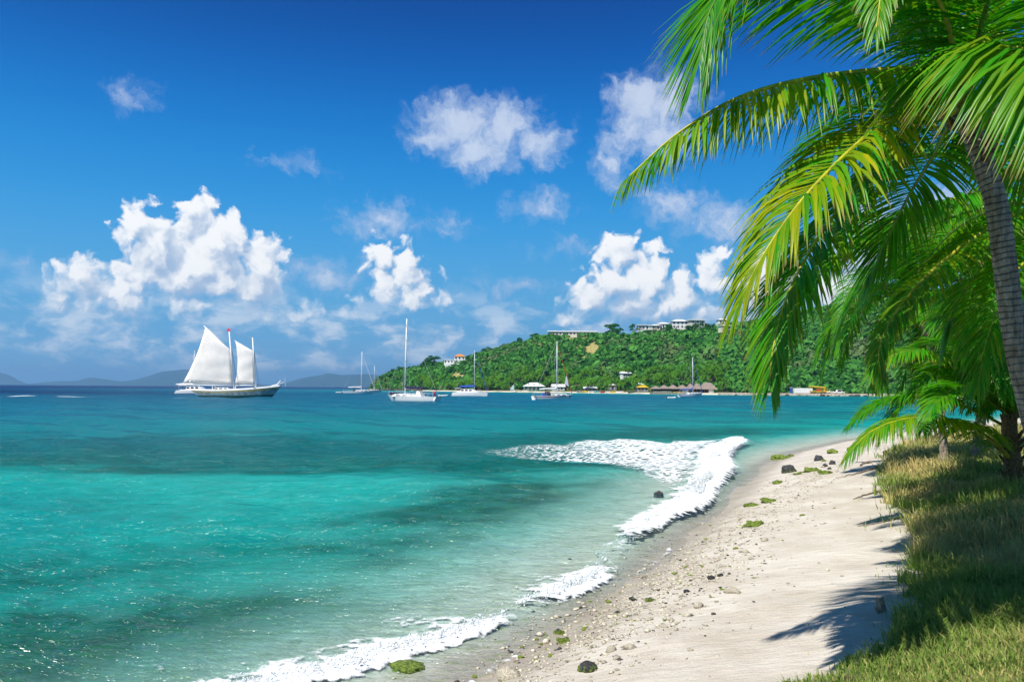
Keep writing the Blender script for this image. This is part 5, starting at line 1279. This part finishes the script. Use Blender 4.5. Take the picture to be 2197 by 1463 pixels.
for (x, y, w) in big_c:
    p = beach_z(x, y); r = w / 2 / FPX * p[1]; o = link('coral_stone', cor_me[int(rg.integers(6))], CORAL); o.location = (p[0], p[1], p[2] + r * .2); o.scale = (r, r, r); o.rotation_euler = (0, 0, rg.uniform(0, 6)); tag(o, 'bleached coral stone lying in the rubble line on the sand', 'coral', 'larger coral stones on the beach')
# finer coral rubble and shell
def scatter_rubble(name, n, mat, line, spread, size, label):
    Vs, Fs, o_ = [], [], 0
    base = np.array([[1, 0, 0], [0, 1, 0], [-1, 0, 0], [0, -1, 0], [0, 0, .7], [0, 0, -.5]], float); faces = np.array([[0, 1, 4], [1, 2, 4], [2, 3, 4], [3, 0, 4], [1, 0, 5], [2, 1, 5], [3, 2, 5], [0, 3, 5]])
    L = np.array(line); f = rg.random(n) * (len(L) - 1); i = np.minimum(f.astype(int), len(L) - 2); q = L[i] * (1 - (f - i))[:, None] + L[i + 1] * (f - i)[:, None]
    q = q + np.stack([rg.normal(0, 1, n) * spread[0], rg.normal(0, 1, n) * spread[1]], -1)
    z = land_height(q[:, 0], q[:, 1])[0]; ok = (z > -.02) & (turf_dist(q[:, 0], q[:, 1]) < -.1); q, z = q[ok], z[ok]; n = len(q)
    sz = rg.gamma(2.2, size / 2.2, n); th = rg.random(n) * 6.28
    V = base[None] * (1 + rg.normal(0, .25, (n, 6, 1))) * np.stack([sz * 1.3, sz, sz * .8], -1)[:, None]
    c, s = np.cos(th)[:, None], np.sin(th)[:, None]; X_ = V[..., 0] * c - V[..., 1] * s; Y_ = V[..., 0] * s + V[..., 1] * c
    V = np.stack([X_ + q[:, :1], Y_ + q[:, 1:], V[..., 2] + z[:, None] + sz[:, None] * .2], -1).reshape(-1, 3)
    F = (faces[None] + (np.arange(n) * 6)[:, None, None]).reshape(-1, 3)
    o = link(name, mesh_np(name, V, F), mat); tag(o, label, None, None, 'stuff')
wl = [beach_z(x, y)[:2] for x, y in [(1130, 1455), (1250, 1370), (1340, 1310), (1400, 1265), (1460, 1225), (1520, 1180), (1590, 1130), (1650, 1080), (1730, 1030), (1800, 985)]]
scatter_rubble('coral_rubble', 4600, CORAL, wl, (.45, .7), .0135, 'scattered bleached coral bits along the tide line')
scatter_rubble('coral_rubble', 1800, CORAL, wl, (1.1, 1.3), .010, 'fine coral and shell bits spread over the beach')
scatter_rubble('dark_pebbles', 700, BASALT_FAR, wl, (.8, 1.1), .011, 'small dark pebbles spread over the beach')
m, t = material('green_algae_bits'); t.l.new(t.node('ShaderNodeBsdfDiffuse', ins={'Color': (0.16, 0.22, 0.03, 1)}).outputs[0], t.out.inputs[0])
scatter_rubble('algae_bits', 420, m, wl, (.5, .8), .013, 'scraps of green algae along the tide line')
# driftwood stub and sticks; first three sticks stand in for shadow streaks
p = beach_z(1893, 1312); st_ = empty('driftwood_stub', (p[0], p[1], p[2]), .3, 'weathered wooden stub standing upright in the sand beside the grass', 'driftwood')
_th = np.linspace(0, 2 * np.pi, 9, endpoint=False); _rows = []
for zz_, rr_ in ((-.08, .058), (-.02, .056), (.05, .052), (.10, .050), (.145, .044)):
    _rows.append([(rr_ * (1 + .22 * math.sin(3 * a_ + 1) + .10 * math.sin(7 * a_)) * math.cos(a_) - zz_ * .22, rr_ * .62 * math.sin(a_), zz_ + (.028 * math.sin(4.0 * a_ + .6) if zz_ > .12 else 0)) for a_ in _th])
_F = [(r_ * 9 + c_, r_ * 9 + (c_ + 1) % 9, (r_ + 1) * 9 + (c_ + 1) % 9, (r_ + 1) * 9 + c_) for r_ in range(4) for c_ in range(9)] + [(36 + c_, 36 + (c_ + 1) % 9, 45) for c_ in range(9)]
MB().add([v for r_ in _rows for v in r_] + [(-.035, 0, .125)], _F).build('post', HUSK, st_)
MB().tube([(-.05, -.02, .0), (-.09, -.03, .02), (-.12, -.02, .07)], np.array([.022, .016, .005]), 6).build('splinter', HUSK, st_)
def stick(pxs, r, label):
    P = np.array([beach_z(x, y) for x, y in pxs]); P[:, 2] += r * .8; o_ = P.mean(0); e = link('stick', mesh_np('stick', *tube_np(catmull(P - o_, 14)[0] + rg.normal(0, r * .3, (14, 3)), np.linspace(r, r * .4, 14), 6), True), WOOD); e.location = o_; tag(e, label, 'stick', 'sticks on the beach')
stick([(1885, 1003), (1850, 1014), (1820, 1021), (1792, 1026)], .030, 'long dark stick standing in for a shadow streak from the grass bank towards the rocks')
stick([(1897, 1052), (1865, 1060), (1832, 1071)], .022, 'thin stick standing in for a shadow streak on the sand below the long one')
stick([(1935, 1110), (1890, 1122), (1840, 1130)], .018, 'curved stick standing in for a shadow streak where the sand meets the grass')
stick([(1868, 992), (1852, 997), (1846, 1000)], .045, 'short thick piece of driftwood above the long shadow streak')
stick([(1980, 1245), (2000, 1290), (2012, 1325)], .010, 'pale dry stalk leaning in the near grass')

# ------------------------------------------------------------------ grass
m, t = material('grass_blades')
tn = t.attr('tint'); dr = t.attr('dry'); al = t.attr('along')
gcol = t.mix(tn, (0.080, 0.225, 0.030), (0.240, 0.420, 0.065)); gcol = t.mix(dr, gcol, (0.68, 0.55, 0.24)); gcol = t.mix(t.m('MULTIPLY', al, .30), gcol, (0.46, 0.44, 0.14))
pb = t.node('ShaderNodeBsdfDiffuse', ins={'Color': gcol}); tl = t.node('ShaderNodeBsdfTranslucent', ins={'Color': gcol}); mx = t.node('ShaderNodeMixShader', ins={0: .35}); t.l.new(pb.outputs[0], mx.inputs[1]); t.l.new(tl.outputs[0], mx.inputs[2]); t.l.new(mx.outputs[0], t.out.inputs[0]); GRASS = m
rg = np.random.default_rng(61)
n = 330000
a_ = np.radians(rg.uniform(8, 50, n)); r_ = 3.2 * (60 / 3.2) ** (rg.random(n) ** 1.15)
gx, gy = r_ * np.sin(a_), r_ * np.cos(a_)
td = turf_dist(gx, gy) + (fbm(gx * 1.5, gy * 1.5, 3, 8) - .5) * 1.1 + (fbm(gx * 6, gy * 6, 2, 9) - .5) * .3
keep = td + rg.exponential(.12, n) * (rg.random(n) < .12) > 0.02
gx, gy, td, r_ = gx[keep], gy[keep], td[keep], r_[keep]; n = len(gx)
gz2 = land_height(gx, gy)[0]
tuft = fbm(gx * 1.1, gy * 1.1, 3, 14); edge = np.exp(-np.clip(td, 0, 9) / .7)
stray = td < .02
H = np.where(stray, .35, 1) * (.045 + .13 * tuft ** 2 * 2.0 + .11 * edge * sstep(r_, 7, 9)) * rg.uniform(.5, 1.35, n) * np.clip(r_ / 9, .75, 1.6)
Wg = np.clip(.0022 + r_ * .00042, .003, .022) * rg.uniform(.7, 1.4, n)
th = rg.random(n) * 6.28; lean = rg.normal(0, .42, (n, 2)) + [-.12, 0]
wdir = np.stack([np.cos(th), np.sin(th), 0 * th], -1) * Wg[:, None]; B0 = np.stack([gx, gy, gz2 - .01], -1)
B1 = B0 + np.stack([lean[:, 0] * H * .35, lean[:, 1] * H * .35, H * .6], -1); B2 = B0 + np.stack([lean[:, 0] * H * 1.05, lean[:, 1] * H * 1.05, H * np.clip(1.05 - .3 * np.hypot(lean[:, 0], lean[:, 1]), .5, 1)], -1)
V = np.stack([B0 - wdir, B0 + wdir, B1 + wdir * .75, B1 - wdir * .75, B2], 1).reshape(-1, 3)
k = (np.arange(n) * 5)[:, None]; F = np.stack([np.hstack([k, k + 1, k + 2]), np.hstack([k, k + 2, k + 3]), np.hstack([k + 3, k + 2, k + 4])], 1).reshape(-1, 3)
me = mesh_np('grass', V, F)
dryv = np.clip(sstep(fbm(gx * .45, gy * .6, 4, 17), .40, .68) * .85 + .55 * (rg.random(n) < .28) + rg.normal(0, .12, n) + .25 * sstep(r_, 14, 30) + .16 * sstep(r_, 9, 6) - .25 * edge, 0, 1)
fattr(me, 'tint', np.repeat(np.clip(rg.normal(.5, .28, n), 0, 1), 5)); fattr(me, 'dry', np.repeat(dryv, 5)); fattr(me, 'along', np.tile([0, 0, .6, .6, 1], n))
o = link('grass', me, GRASS); tag(o, 'rough green and straw coloured grass on the bank above the beach', 'grass', None, 'stuff')

# ------------------------------------------------------------------ froth thrown up along the breaking wave
m, t = material('sea_froth'); d_ = t.node('ShaderNodeBsdfDiffuse', ins={'Color': (0.86, 0.89, 0.90, 1)}); tl = t.node('ShaderNodeBsdfTranslucent', ins={'Color': (0.8, 0.86, 0.88, 1)}); mx = t.node('ShaderNodeMixShader', ins={0: .4}); t.l.new(d_.outputs[0], mx.inputs[1]); t.l.new(tl.outputs[0], mx.inputs[2]); t.l.new(mx.outputs[0], t.out.inputs[0])
n = 15000
f = rg.random(n * 3) * (len(break_line) - 1.001); i = f.astype(int); fr_ = (f - i)[:, None]
q = break_line[i] * (1 - fr_) + break_line[i + 1] * fr_; e = unit(break_line[i + 1] - break_line[i]); nn_ = np.stack([-e[:, 1], e[:, 0]], -1)
fs = np.interp(f, np.arange(len(BREAK_F)), BREAK_F); hs_ = np.interp(f, np.arange(len(BREAK_H)), BREAK_H)
seglen = np.linalg.norm(break_line[i + 1] - break_line[i], axis=1); keep = rg.random(n * 3) < (fs ** 1.5) * np.clip(seglen / seglen.max(), .05, 1) * 1.2
q, nn_, fs, hs_ = q[keep], nn_[keep], fs[keep], hs_[keep]; n = len(q)
off = rg.normal(.10, .16, n) * (.6 + hs_ * 1.6); off = np.where(off < -.08, np.abs(off), off)
pos = q + nn_ * off[:, None]; rr = np.hypot(pos[:, 0], pos[:, 1])
zt = hs_ * np.where(off > 0, np.exp(-(off / (.28 + hs_ * 1.5)) ** 1.5), np.exp(-(off / (.15 + .45 * hs_)) ** 2)) * rg.uniform(.6, 1.08, n) + rg.exponential(.014, n) * (rg.random(n) < .5)
sz = rg.gamma(2, .0040, n) * np.clip(rr / 10, .7, 2.6)
base = np.array([[1, 0, 0], [0, 1, 0], [-1, 0, 0], [0, -1, 0], [0, 0, 1], [0, 0, -1]], float); faces = np.array([[0, 1, 4], [1, 2, 4], [2, 3, 4], [3, 0, 4], [1, 0, 5], [2, 1, 5], [3, 2, 5], [0, 3, 5]])
V = base[None] * (1 + rg.normal(0, .2, (n, 6, 1))) * sz[:, None, None] + np.stack([pos[:, 0], pos[:, 1], zt], -1)[:, None]
o = link('wave_froth', mesh_np('wave_froth', V.reshape(-1, 3), (faces[None] + (np.arange(n) * 6)[:, None, None]).reshape(-1, 3), True), m); tag(o, 'white froth along the little breaking wave', 'froth', None, 'stuff')

# ------------------------------------------------------------------ sea air
hb = MB().box(-19500, 19500, -600, 19200, -60, 330).build('haze', None)
m = bpy.data.materials.new('haze_air'); m.use_nodes = True; t = NT(m.node_tree); t.n.clear(); t.out = t.node('ShaderNodeOutputMaterial')
vp = t.node('ShaderNodeVolumePrincipled', ins={'Color': (0.32, 0.64, 1.0, 1), 'Density': 0.00009, 'Anisotropy': 0.2}); t.l.new(vp.outputs[0], t.out.inputs['Volume']); hb.data.materials.append(m)
tag(hb, None, None, None, 'stuff')
